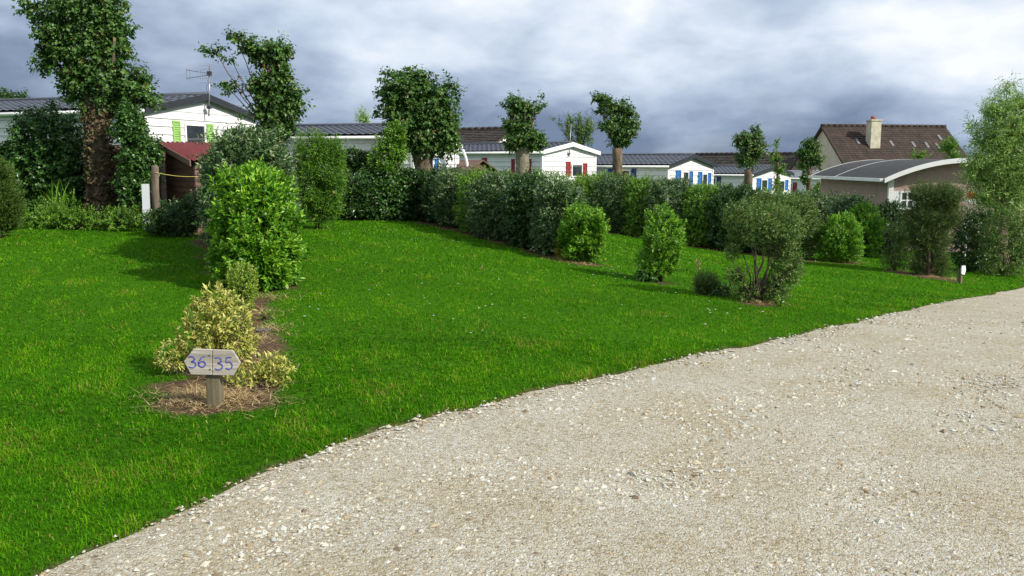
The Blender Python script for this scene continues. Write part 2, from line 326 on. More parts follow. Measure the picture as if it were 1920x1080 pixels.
SP = {  # species: material, leaf length, width, leaves per shoot, shoot length, upward bias, randomness, angles
 'laurel': dict(m='leaf_laurel', ll=.070, lw=.032, n=9, sl=.13, up=.9, rnd=.35, ang=(1.1, .35), tint=(.42, .2), lift=.35),
 'grey':   dict(m='leaf_grey', ll=.066, lw=.030, n=8, sl=.15, up=.35, rnd=.55, ang=(1.2, .5), tint=(.42, .24), lift=.22),
 'dark':   dict(m='leaf_dark', ll=.066, lw=.034, n=8, sl=.14, up=.3, rnd=.5, ang=(1.2, .5), tint=(.42, .22), lift=.2),
 'lime':   dict(m='leaf_lime', ll=.055, lw=.028, n=8, sl=.13, up=.6, rnd=.45, ang=(1.1, .4), tint=(.45, .2), lift=.3),
 'olive':  dict(m='leaf_olive', ll=.050, lw=.026, n=8, sl=.16, up=.5, rnd=.5, ang=(1.2, .5), tint=(.45, .22), lift=.2),
 'poplar': dict(m='leaf_poplar', ll=.112, lw=.092, n=7, sl=.30, up=.3, rnd=.6, ang=(1.3, .7), tint=(.42, .2), lift=.1, droop=.4),
 'willow': dict(m='leaf_willow', ll=.13, lw=.026, n=10, sl=.5, up=.5, rnd=.5, ang=(.9, .35), tint=(.5, .22), lift=.1, droop=.3),
 'fuzzy':  dict(m='leaf_fuzzy', ll=.05, lw=.012, n=14, sl=.22, up=.9, rnd=.5, ang=(.9, .3), tint=(.42, .2), lift=.3),
 'ivy':    dict(m='leaf_ivy', ll=.085, lw=.06, n=7, sl=.22, up=.1, rnd=.6, ang=(1.3, .7), tint=(.45, .22), lift=.15, droop=.4),
 'conifer':dict(m='leaf_conifer', ll=.045, lw=.018, n=12, sl=.16, up=.9, rnd=.3, ang=(.8, .3), tint=(.45, .2), lift=.3),
 'brush':  dict(m='leaf_lime', ll=.085, lw=.020, n=10, sl=.3, up=.6, rnd=.5, ang=(.9, .4), tint=(.42, .2), lift=.15),
 'bright': dict(m='leaf_bright', ll=.060, lw=.030, n=9, sl=.11, up=.9, rnd=.35, ang=(1.1, .35), tint=(.42, .2), lift=.3),
 'yellow': dict(m='leaf_yellow', ll=.06, lw=.026, n=8, sl=.13, up=.5, rnd=.5, ang=(1.1, .4), tint=(.5, .2), lift=.2),
}
SEED = [100]
def foliage(name, parent, org, blobs, species, dens, scale=1., depthf=.35, lump=.08, lscale=.5, extra=None, gz=None, wind=(0, 0, 0), sprig=.06, carve=None):
    """one joined mesh of leaf shoots; dens = shoots"""
    SEED[0] += 1; rng = np.random.default_rng(SEED[0]); sp = SP[species]
    Pt, G = blob_points(blobs, dens, rng, depthf, lump, lscale, SEED[0], gz, sprig, carve)
    D = G+np.array((0, 0, sp['up']))+rng.normal(0, sp['rnd'], G.shape)+np.array(wind)
    L = sp['sl']*scale*rng.uniform(.6, 1.3, len(Pt))
    if extra is not None:
        Pt = np.concatenate([Pt, extra[0]]); D = np.concatenate([D, extra[1]]); L = np.concatenate([L, np.full(len(extra[0]), sp['sl']*scale)])
    if gz is not None: Pt[:, 2] = np.maximum(Pt[:, 2], gz+.03)
    a = shoot_leaves(Pt-nrm(D)*L[:, None]*.5, D, L, sp['n'], sp['ll']*scale, sp['lw']*scale, rng, sp['ang'], sp.get('droop', .15), sp['tint'], sp['lift'])
    V, T, tn, _ = leaf_arrays(*a)
    o = link(name, tri_mesh(name, V-np.asarray(org), T, sp['m'], tn), parent); o['kind'] = 'stuff'; return o
def stems(parent, org, base, tips, r, m='twig', name='stem', wob=.04, seed=1, rb=.3):
    rng = np.random.default_rng(seed)
    for tp in tips:
        tp = np.asarray(tp, float); b0 = np.asarray(base, float)+np.array((rng.normal(0, r*1.2), rng.normal(0, r*1.2), -.02))
        t = np.linspace(0, 1, 6)[:, None]; pts = b0+(tp-b0)*t+rng.normal(0, wob, (6, 3))*np.sin(t*3.14)
        MB().tube(pts-np.asarray(org), np.linspace(r, r*rb, 6), 6).build(name, m, parent, True)
# ------------------------------------------------------------------ lawn / road layout
EP = [(-60, 1150), (70, 1080), (200, 1020), (330, 965), (430, 915), (520, 880), (600, 848), (690, 815), (800, 785), (900, 762), (1000, 737), (1100, 712),
      (1200, 690), (1300, 672), (1400, 652), (1500, 628), (1600, 606), (1700, 583), (1800, 562), (1920, 538)]
EW = np.array([P(*e_) for e_ in EP]); ex = EW[:, 0]; ey = EW[:, 1]
sl_ = (ey[-1]-ey[-4])/(ex[-1]-ex[-4]); sl0 = (ey[3]-ey[0])/(ex[3]-ex[0])
ex = np.concatenate([[ex[0]-5], ex, [ex[-1]+25]]); ey = np.concatenate([[ey[0]-5*sl0], ey, [ey[-1]+25*sl_]])
wob1 = Sines(5, 1.1); wob2 = Sines(6, .28); wob3 = Sines(7, .09)
def yedge(x):
    x = np.asarray(x, float); q = np.stack([x, 0*x, 0*x], -1).reshape(-1, 3)
    return np.interp(x, ex, ey)+(.06*wob1(q)+.05*wob2(q)+.018*wob3(q)).reshape(x.shape)
BEDS = []                                         # (p0, p1, radius): bare soil under the planting
def bed(a, b, r): BEDS.append((np.asarray(a)[:2], np.asarray(b)[:2], r))
bedn = Sines(9, .5)
def soil(x, y):
    p = np.stack([x, y], -1); m = np.zeros(len(p)); nz = bedn(np.stack([x, y, 0*x], -1))
    for a, b, r in BEDS:
        ab = b-a; t = np.clip(((p-a)@ab)/(ab@ab+1e-9), 0, 1); d = np.linalg.norm(p-a-t[:, None]*ab, axis=1)
        m = np.maximum(m, 1-sstep(d/r+.34*nz, .75, 1.1))
    return m
SIGN = P(402, 762); BIG = P(467, 548); BIG2 = P(440, 500); BIG3 = P(425, 458)
ROW1A, ROW1B = P(800, 416), P(1040, 487); ROUND1 = P(1095, 494); BUSH2 = P(1240, 531); OPEN = P(1425, 570)
ROW2A, ROW2B = P(1085, 424), P(1505, 487); ROUND3 = P(1578, 492); ROUND4 = P(1634, 462); ROW3A, ROW3B = P(1585, 425), P(1618, 452)
FUZZ = P(1748, 520); LOWD = P(1685, 510)
bed(P(402, 755), P(455, 640), .42); bed(P(470, 640), P(480, 560), .15); bed(BIG+np.array((0, .4, 0)), BIG3, .5); bed(BIG3, P(420, 436), .6)
bed(ROW1A, ROUND1, .42); bed(ROW2A, ROW2B, .55); bed(ROW2B, ROUND3, .5); bed(ROUND4, ROUND4, .5); bed(LOWD, FUZZ, .45); bed(FUZZ, P(1790, 528), .22); bed(OPEN, OPEN, .3); bed(BUSH2, BUSH2, .22)
bed(P(1880, 490), P(1930, 495), .6)
# ------------------------------------------------------------------ ground
def axis(parts):
    out = [parts[0][0]]
    for a, b, st in parts: out += list(np.linspace(a, b, max(2, int(round((b-a)/st))+1))[1:])
    return np.array(out)
gx = axis([(-600, -100, 50), (-100, -20, 5), (-20, -13, .7), (-13, 15, .12), (15, 24, .8), (24, 100, 5), (100, 600, 50)])
gy = axis([(-60, -5, 5), (-5, 2, .7), (2, 26, .12), (26, 40, .7), (40, 100, 5), (100, 900, 50)])
X, Y = np.meshgrid(gx, gy); Z = hz(X, Y)
def gridquads(ny, nx, mask=None):
    i = np.arange(ny*nx).reshape(ny, nx); q = np.stack([i[:-1, :-1], i[:-1, 1:], i[1:, 1:], i[1:, :-1]], -1).reshape(-1, 4)
    return q if mask is None else q[mask.ravel()]
me = tri_mesh('ground', np.stack([X, Y, Z], -1).reshape(-1, 3), gridquads(len(gy), len(gx)), 'ground', smooth=True)
sm = soil(X.ravel(), Y.ravel()); edge_d = Y.ravel()-yedge(X.ravel())
sm = np.maximum(sm, 1-sstep(np.abs(edge_d), .03, .16))
me.attributes.new('soil', 'FLOAT', 'POINT').data.foreach_set('value', sm.astype(np.float32))
tag(link('ground', me), kind='structure')
rx = axis([(-6, -2.5, .4), (-2.5, 10, .06), (10, 26, .4)])
ts = np.concatenate([np.linspace(0, 1, 12)*.3, .3+np.linspace(0, 1, 40)[1:]*7, 7.3+np.linspace(0, 1, 12)[1:]*14])
RX = np.repeat(rx[None], len(ts), 0); RY = yedge(RX)-ts[:, None]
RZ = hz(RX, RY)+.006+.010*sstep(ts, .02, .5)[:, None]+.006*Sines(31, 1.3)(np.stack([RX, RY, 0*RX], -1).reshape(-1, 3)).reshape(RX.shape)*sstep(ts, .1, .8)[:, None]
me = tri_mesh('gravel_road', np.stack([RX, RY, RZ], -1).reshape(-1, 3), gridquads(len(ts), len(rx))[:, ::-1], 'gravel_road', smooth=True)
tag(link('gravel_road', me), kind='structure')
rng = np.random.default_rng(3)
def visible(x, y, mg=1.0): return (np.abs(x) < y*.60+mg) & (y > 2.6)
# loose stones
gvn = Sines(41, 1.6)
def stones():
    Vs, Ts, tn = [], [], []; off = 0
    base = np.array([(1, 0, 0), (-1, 0, 0), (0, 1, 0), (0, -1, 0), (0, 0, 1), (0, 0, -1.)]); tri = np.array([(0, 2, 4), (2, 1, 4), (1, 3, 4), (3, 0, 4), (2, 0, 5), (1, 2, 5), (3, 1, 5), (0, 3, 5)])
    for y0, y1, dn, r0 in ((2.6, 5, 1700, .0085), (5, 7.5, 850, .010), (7.5, 11, 300, .012), (11, 16, 70, .014)):
        n = int((y1-y0)*20*dn); x = rng.uniform(-5, 15, n); y = rng.uniform(y0, y1, n); d = yedge(x)-y
        k = visible(x, y, .6) & (d > -.01-.14*rng.random(n)**5) & (rng.random(n) < np.clip(.62+.5*gvn(np.stack([x, y, 0*x], -1)), .15, 1)); x = x[k]; y = y[k]; d = d[k]; n = len(x)
        r = r0*np.exp(rng.normal(0, .42, n))*np.where(d < .5, 1.08, 1); r = np.minimum(r, .023)
        q = base[None]*(1+rng.uniform(-.35, .35, (n, 6, 1)))+rng.uniform(-.25, .25, (n, 6, 3))
        q *= (r[:, None]*np.stack([rng.uniform(.8, 1.4, n), rng.uniform(.7, 1.1, n), rng.uniform(.4, .7, n)], 1))[:, None]
        a = rng.uniform(0, 6.28, n); c, s_ = np.cos(a)[:, None], np.sin(a)[:, None]
        q = np.stack([q[..., 0]*c-q[..., 1]*s_, q[..., 0]*s_+q[..., 1]*c, q[..., 2]], -1)
        q += np.stack([x, y, hz(x, y)+.012+.15*r], -1)[:, None]
        Vs.append(q.reshape(-1, 3)); Ts.append((tri[None]+np.arange(n)[:, None, None]*6).reshape(-1, 3)+off); off += n*6
        tn.append(np.repeat(np.clip(np.where(rng.random(n) < .12, rng.uniform(0, .2, n), rng.beta(2.2, 1.8, n)), 0, 1), 6))
    o = link('gravel', tri_mesh('gravel', np.concatenate(Vs), np.concatenate(Ts), 'stone', np.concatenate(tn)))
    tag(o, 'pale loose gravel stones scattered over the driveway', 'gravel', kind='stuff')
stones()
# lawn blades
gn1, gn2, gn3 = Sines(21, 3.0), Sines(22, .8), Sines(23, .3)
def lawn():
    Vs, Ts, tn = [], [], []; off = 0
    for y0, y1, dn, h0, w0, near in ((2.6, 5.5, 10500, .027, .0045, 1), (5.5, 8.5, 5600, .027, .0060, 1), (8.5, 12.5, 2600, .026, .010, 0), (12.5, 18, 1000, .028, .018, 0), (18, 27, 400, .030, .032, 0)):
        xm = y1*.6+1; n = int((y1-y0)*2*xm*dn); x = rng.uniform(-xm, xm, n); y = rng.uniform(y0, y1, n)
        k = visible(x, y, .7) & (y-yedge(x) > -.02-.05*rng.random(n)**2); x = x[k]; y = y[k]
        k = soil(x, y) < rng.random(len(x))*.9; x = x[k]; y = y[k]; d = y-yedge(x)
        if y0 == 8.5:
            for (tx, ty, tn_) in ((1632, 609, 90), (1668, 606, 60), (1676, 668, 60), (1748, 667, 80), (1530, 632, 60), (1240, 690, 70), (1585, 618, 60)):
                c_ = P(tx, ty); x = np.append(x, c_[0]+rng.normal(0, .07, tn_)); y = np.append(y, c_[1]+rng.normal(0, .05, tn_))
        d = y-yedge(x)
        q = np.stack([x, y, 0*x], -1); a1, a2, a3 = gn1(q), gn2(q), gn3(q)
        k = rng.random(len(x)) < np.clip(.78+.38*a3+.2*a2, .2, 1)*(.30+.70*sstep(d+.05*a2, .0, .12)); x, y, d, a1, a2, a3 = (v[k] for v in (x, y, d, a1, a2, a3)); n = len(x)
        h = h0*np.exp(rng.normal(0, .35, n))*(1+.22*a2+.15*a3)*(1+.5*(1-sstep(d, .0, .35)))*(.55+.45*np.maximum(sstep(d, -.04, .08), (d < -.1)*.6))
        th = rng.uniform(0, 6.28, n); lean = np.abs(rng.normal(.8, .4, n)); dx = np.stack([np.cos(th), np.sin(th), 0*th], -1)
        sd = np.stack([-np.sin(th+rng.normal(0, .5, n)), np.cos(th), 0*th], -1)*(w0*rng.uniform(.6, 1.3, n))[:, None]*.5
        b = np.stack([x, y, hz(x, y)-.003], -1); up = np.array((0, 0, 1.))
        t = np.clip(.44+.17*a1+.19*a2+.20*a3+rng.normal(0, .17, n), 0, .86)
        dry = rng.random(n) < (.045+.30*np.clip(a2-.3, 0, 1)+.22*np.clip(a3-.45, 0, 1)+.30*(1-sstep(d, 0, .14))); t[dry] = rng.uniform(.88, 1, dry.sum())
        mid = b+up*(h*.62)[:, None]+dx*(h*lean*.35)[:, None]; tip = b+up*(h*np.clip(1-.35*lean, .3, 1))[:, None]+dx*(h*lean)[:, None]
        if near:
            V = np.stack([b-sd, b+sd, mid+sd*.8, mid-sd*.8, tip], 1).reshape(-1, 3); i = np.arange(n)[:, None]*5
            T = np.concatenate([i+[0, 1, 2], i+[0, 2, 3], i+[3, 2, 4]], 1).reshape(-1, 3); kk = 5
        else:
            V = np.stack([b-sd, b+sd, tip], 1).reshape(-1, 3); T = np.arange(n*3).reshape(-1, 3); kk = 3
        Vs.append(V); Ts.append(T+off); off += len(V); tn.append(np.repeat(t, kk))
    o = link('lawn_grass', tri_mesh('lawn_grass', np.concatenate(Vs), np.concatenate(Ts), 'grass', np.concatenate(tn)))
    tag(o, 'short bright green mown lawn beside the gravel drive', 'grass', kind='stuff')
lawn()
# dry straw on the beds
def straw():
    pts = []
    def disc(c, r, n): a = rng.uniform(0, 6.28, n); q = r*np.abs(rng.normal(0, .62, n)); pts.append(np.stack([c[0]+q*np.cos(a), c[1]+q*np.sin(a)], -1))
    disc(P(370, 745), .34, 1500); disc(P(430, 752), .36, 1300); disc(P(470, 690), .38, 900); disc(P(500, 620), .3, 500); disc(P(490, 590), .3, 500); disc(P(480, 640), .25, 500); disc(P(510, 560), .3, 300)
    disc(P(1095, 497), .4, 420); disc(P(1050, 488), .4, 260); disc(P(1590, 492), .6, 420); disc(FUZZ, .42, 500); disc(LOWD, .4, 300); disc(P(1030, 480), .4, 200); disc(P(1790, 525), .3, 260); disc(OPEN, .3, 200)
    p = np.concatenate(pts); n = len(p); b = np.stack([p[:, 0], p[:, 1], hz(p[:, 0], p[:, 1])+rng.uniform(.0, .035, n)], -1)
    th = rng.uniform(0, 6.28, n); d = np.stack([np.cos(th), np.sin(th), rng.normal(.1, .2, n)], -1); L = rng.uniform(.04, .14, n); sd = np.stack([-np.sin(th), np.cos(th), 0*th], -1)*.0028
    V = np.stack([b-sd, b+sd, b+d*L[:, None]], 1).reshape(-1, 3)
    o = link('dry_straw', tri_mesh('dry_straw', V, np.arange(n*3).reshape(-1, 3), 'straw', np.repeat(rng.random(n), 3)))
    tag(o, 'dry brown straw and dead grass on the planting beds', 'straw', kind='stuff')
straw()
def daisies():
    c = []
    for (x0, y0, x1, y1, n) in ((250, 432, 370, 440, 40), (600, 420, 900, 470, 45), (1130, 500, 1210, 522, 22), (600, 430, 1500, 620, 40), (1000, 460, 1500, 560, 20), (560, 480, 1000, 640, 20), (1320, 585, 1400, 595, 6)):
        for _ in range(n): c.append(P(rng.uniform(x0, x1), rng.uniform(y0, y1)))
    c = np.array(c); n = len(c); c[:, 2] += .045; a = np.arange(6)*math.pi/3
    r = rng.uniform(.009, .015, n)[:, None, None]; ring = np.stack([np.cos(a), np.sin(a), 0*a+.25], -1)[None]*r+c[:, None]
    V = np.concatenate([c[:, None], ring], 1).reshape(-1, 3); t = np.array([(0, j+1, (j+1) % 6+1) for j in range(6)])
    T = (t[None]+np.arange(n)[:, None, None]*7).reshape(-1, 3)
    o = link('daisies', tri_mesh('daisies', V, T, 'petals', np.repeat(rng.random(n), 7))); tag(o, 'tiny white daisies dotted over the lawn', 'flowers', kind='stuff')
daisies()
# ------------------------------------------------------------------ mobile homes
def tile_slope(w, l, rows, cols, pitch_z, amp=.022):
    """one roof slope: x 0..w falls from ridge (x=w) to eave (x=0); tiles along y 0..l"""
    V, Fc = [], []; sub = 4; ny = cols*sub+1
    for r in range(rows):
        for e_ in (0, 1):
            xx = w*(r+e_)/rows; zz = pitch_z*(r+e_)/rows+(.028 if e_ == 0 else .004)
            for j in range(ny): V.append((xx, l*j/(ny-1), zz+amp*abs(math.sin(math.pi*j/sub))))
    nr = rows*2
    for r in range(nr-1):
        for j in range(ny-1): a = r*ny+j; Fc.append((a, a+ny, a+ny+1, a+1)[::-1])
    return V, Fc
def plank_mesh(L, h, m):       # lapped board along x, facing -y
    v = [(0, 0, 0), (L, 0, 0), (L, -.036, 0), (0, -.036, 0), (0, 0, h), (L, 0, h), (L, -.008, h), (0, -.008, h)]
    return pmesh('siding_board', v, [(0, 1, 2, 3), (7, 6, 5, 4), (3, 2, 6, 7), (2, 1, 5, 6), (0, 3, 7, 4), (1, 0, 4, 5)], m)
class Home:
    def __init__(s, name, label, cat, corner_px, eave_py, d, right_px, peak, W, L, sid='siding_white', roof='roof_tile_sheet', barge='trim_black', sideboard=None, group=None, floor=.35, plank=.2, phi=None):
        c = PD(corner_px, eave_py, d); g = float(hz(c[0], c[1])); s.O = np.array((c[0], c[1], g)); s.eave = c[2]-g
        best = None
        for ph in (np.linspace(0, 100, 401) if phi is None else [phi]):
            q = s.O+np.array((math.cos(R(ph))*W, math.sin(R(ph))*W, s.eave)); er = abs(proj(q)[0]-right_px)
            if best is None or er < best[0]: best = (er, ph)
        s.phi = R(best[1]); s.gx = np.array((math.cos(s.phi), math.sin(s.phi), 0)); s.gy = np.array((-math.sin(s.phi), math.cos(s.phi), 0))
        pk = rayplane(peak[0], peak[1], s.O, s.gy); s.ridge = pk[2]-g-.06; s.W = W; s.L = L
        print(name, 'D', round(d, 1), 'phi', best, 'eave', round(s.eave, 2), 'ridge', round(s.ridge, 2), 'ground', round(g, 2))
        s.root = empty(name, s.O, label, cat, group, s.phi)
        e_, r_ = s.eave, s.ridge; W_, L_ = W, L; core = MB()
        core.prism([(.0, .0, -.25), (W_, 0, -.25), (W_, 0, e_), (W_/2, 0, r_), (0, 0, e_)], [(.0, L_, -.25), (W_, L_, -.25), (W_, L_, e_), (W_/2, L_, r_), (0, L_, e_)])
        core.build('wall', sid, s.root)
        nb = int((e_-floor)/plank); hh = (e_-floor)/nb
        pg = plank_mesh(W_, hh-.010, sid); ps = plank_mesh(L_, hh-.010, sideboard or sid)
        for k in range(nb):
            link('siding_board', pg, s.root, (0, -.002, floor+k*hh))
            o = link('siding_board', ps, s.root, (-.002, L_, floor+k*hh)); o.rotation_euler = (0, 0, -math.pi/2)
        rise = r_-e_; nt_ = max(2, int(round(rise/hh)))
        for k in range(nt_):
            z0, z1 = e_+rise*k/nt_, e_+rise*(k+1)/nt_-.003; a0, a1 = (z0-e_)/rise*W_/2, (z1-e_)/rise*W_/2
            MB().prism([(a0, -.024, z0), (W_-a0, -.024, z0), (W_-a1, -.008, z1), (a1, -.008, z1)], [(a0, -.001, z0), (W_-a0, -.001, z0), (W_-a1, -.001, z1), (a1, -.001, z1)]).build('siding_board', sid, s.root)
        for x_ in (0, W_): MB().box((x_-.05, -.045, floor), (x_+.05, .05, e_-.02)).build('corner_trim', 'trim_white' if barge != 'trim_black' else sid, s.root)
        ov = .16; ow = .14; sl = rise/(W_/2)
        V, Fc = tile_slope(W_/2+ow, L_+2*ov, 7, int(L_/.24), rise+ow*sl)
        V2 = [(x-ow, y-ov, z+e_-ow*sl+.05) for x, y, z in V]; n = len(V2)
        V3 = [(W_-x, y, z) for x, y, z in V2]; Fc3 = [tuple(i+n for i in f[::-1]) for f in Fc]
        link('roof', pmesh('roof', V2+V3, Fc+Fc3, roof), s.root)
        MB().prism([(-ow, -ov+.01, e_-ow*sl+.045), (W_/2, -ov+.01, r_+.045), (W_+ow, -ov+.01, e_-ow*sl+.045), (W_+ow, -ov+.01, e_-ow*sl), (W_/2, -ov+.01, r_), (-ow, -ov+.01, e_-ow*sl)],
                   [(-ow, L_+ov, e_-ow*sl+.045), (W_/2, L_+ov, r_+.045), (W_+ow, L_+ov, e_-ow*sl+.045), (W_+ow, L_+ov, e_-ow*sl), (W_/2, L_+ov, r_), (-ow, L_+ov, e_-ow*sl)]).build('roof_deck', barge, s.root)
        MB().tube([(W_/2, -ov, r_+.085), (W_/2, L_+ov, r_+.085)], .06, 8).build('ridge_cap', roof, s.root, True)
        bw = .15
        for sx in (0, 1):
            q = [(-ow-.02, -ov-.03, e_-ow*sl-.09), (-ow-.02, -ov-.03, e_-ow*sl+.07), (W_/2, -ov-.03, r_+.09), (W_/2, -ov-.03, r_+.09-bw-.03)]
            if sx: q = [(W_-x, y, z) for x, y, z in q][::-1]
            MB().prism(q, [(x, y+.035, z) for x, y, z in q]).build('bargeboard', barge, s.root)
        MB().tube([(-ow-.03, -ov, e_-ow*sl-.03), (-ow-.03, L_+ov, e_-ow*sl-.03)], .05, 8).build('gutter', 'trim_white', s.root, True)
    def rect(s, face, x0, y0, x1, y1):
        n = s.gy if face == 'g' else s.gx; ax = s.gx if face == 'g' else s.gy
        a = rayplane(x0, y0, s.O, n)-s.O; b = rayplane(x1, y1, s.O, n)-s.O
        u = sorted((float(a@ax), float(b@ax))); z = sorted((float(a[2]), float(b[2]))); return u[0], u[1], z[0], z[1]
    def put(s, o, face):
        if face == 's': o.matrix_local = Matrix.Rotation(-math.pi/2, 4, 'Z') @ Matrix.Identity(4)
        return o
    def lay(s, face, u0, u1):     # along-wall coordinate as local x of a board facing -y
        return (u0, u1) if face == 'g' else (-u1, -u0)
    def window(s, face, x0, y0, x1, y1, curtain=False):
        u0, u1, z0, z1 = s.rect(face, x0, y0, x1, y1); z0 = max(z0, .5); a, b = s.lay(face, u0, u1); f = .055
        m = MB(); m.box((a, -.07, z0), (a+f, -.02, z1)).box((b-f, -.07, z0), (b, -.02, z1)).box((a+f, -.07, z0), (b-f, -.02, z0+f)).box((a+f, -.07, z1-f), (b-f, -.02, z1))
        if b-a > 1.0: m.box(((a+b)/2-.03, -.066, z0+f), ((a+b)/2+.03, -.02, z1-f))
        w_ = s.put(m.build('window', 'trim_white', s.root), face)
        pane = MB().box((a+f, -.045, z0+f), (b-f, -.03, z1-f)).build('pane', 'glass', w_)
        if curtain: MB().box((a+f, -.05, z0+f), (a+f+(b-a)*.3, -.046, z1-f)).build('curtain', 'curtain', w_)
    def shutter(s, face, x0, y0, x1, y1, m_):
        u0, u1, z0, z1 = s.rect(face, x0, y0, x1, y1); z0 = max(z0, .4); a, b = s.lay(face, u0, u1); f = .05; m = MB()
        m.box((a, -.06, z0), (a+f, -.025, z1)).box((b-f, -.06, z0), (b, -.025, z1)).box((a+f, -.06, z0), (b-f, -.025, z0+f)).box((a+f, -.06, z1-f), (b-f, -.025, z1))
        n = max(3, int((z1-z0-2*f)/.055)); h = (z1-z0-2*f)/n
        for k in range(n):
            z = z0+f+k*h; m.prism([(a+f, -.055, z), (b-f, -.055, z), (b-f, -.048, z), (a+f, -.048, z)], [(a+f, -.034, z+h*.95), (b-f, -.034, z+h*.95), (b-f, -.027, z+h*.95), (a+f, -.027, z+h*.95)])
        s.put(m.build('shutter', m_, s.root), face)
G_H = 'white mobile homes behind the hedges'
H1 = Home('mobile_home', 'white clapboard mobile home with lime green shutters behind the red-roofed shed', 'mobile home', 270, 204, 23, 475, (390, 179), 4.6, 9, group=G_H)
H1.window('g', 343, 231, 384, 276); H1.shutter('g', 321, 226, 337, 268, 'shutter_green'); H1.shutter('g', 385, 232, 399, 274, 'shutter_green')
H2 = Home('mobile_home', 'white mobile home with one shaded blue shutter showing, its gable hidden by the broad bushy tree', 'mobile home', 773, 254, 27.5, 858, (815, 233), 4.2, 8, sideboard='siding_white', barge='trim_black', group=G_H)
H2.shutter('s', 628, 263, 639, 295, 'shutter_blue_shaded'); H2.window('s', 600, 266, 627, 295); H2.window('g', 792, 285, 810, 330); H2.shutter('g', 779, 278, 789, 330, 'shutter_blue'); H2.shutter('g', 813, 297, 820, 335, 'shutter_blue')
H3 = Home('mobile_home', 'white mobile home with dark red shutters and white bargeboards on its gable', 'mobile home', 1016, 284, 36, 1116, (1068, 268), 4.2, 8.5, barge='trim_white', group=G_H)
H3.shutter('g', 1060, 303, 1068, 330, 'shutter_red'); H3.shutter('g', 1092, 306, 1099, 332, 'shutter_red'); H3.window('g', 1070, 307, 1090, 332)
H3.shutter('s', 960, 298, 966, 326, 'shutter_red'); H3.shutter('s', 990, 298, 997, 326, 'shutter_red'); H3.window('s', 968, 300, 989, 326); H3.shutter('s', 905, 296, 914, 320, 'shutter_red'); H3.window('s', 880, 298, 903, 320)
H4 = Home('mobile_home', 'white mobile home with bright blue shutters, both gable windows clear above the hedge', 'mobile home', 1252, 310, 38, 1336, (1297, 290), 4.2, 8.5, group=G_H)
H4.shutter('g', 1266, 319, 1274, 346, 'shutter_blue'); H4.shutter('g', 1290, 321, 1297, 348, 'shutter_blue'); H4.window('g', 1275, 321, 1289, 349, True)
H4.shutter('g', 1308, 322, 1314, 352, 'shutter_blue'); H4.shutter('g', 1325, 324, 1331, 353, 'shutter_blue'); H4.window('g', 1315, 325, 1324, 352)
H4.shutter('s', 1185, 316, 1193, 340, 'shutter_blue_shaded'); H4.shutter('s', 1141, 316, 1149, 340, 'shutter_blue_shaded'); H4.window('s', 1151, 318, 1183, 340, True)
H5 = Home('mobile_home', 'white mobile home with blue shutters half hidden by the thin sapling', 'mobile home', 1411, 327, 46, 1481, (1446, 312), 4.2, 8.5, group=G_H)
H5.shutter('g', 1418, 334, 1425, 356, 'shutter_blue'); H5.shutter('g', 1438, 335, 1445, 358, 'shutter_blue'); H5.window('g', 1426, 336, 1437, 360); H5.shutter('g', 1470, 337, 1476, 356, 'shutter_blue'); H5.window('g', 1456, 338, 1469, 360)
H5.shutter('s', 1345, 331, 1352, 352, 'shutter_blue_shaded'); H5.window('s', 1333, 333, 1344, 352)
H7 = Home('mobile_home', 'far pale roofed mobile home with maroon shutters beside the curved-roof chalet', 'mobile home', 1555, 334, 56, 1600, (1580, 322), 4.2, 9, roof='roof_pale', barge='trim_white', group=G_H)
H7.shutter('s', 1487, 342, 1494, 365, 'shutter_red'); H7.window('s', 1477, 343, 1486, 365); H7.shutter('s', 1532, 342, 1540, 352, 'shutter_red'); H7.window('s', 1541, 344, 1551, 354)
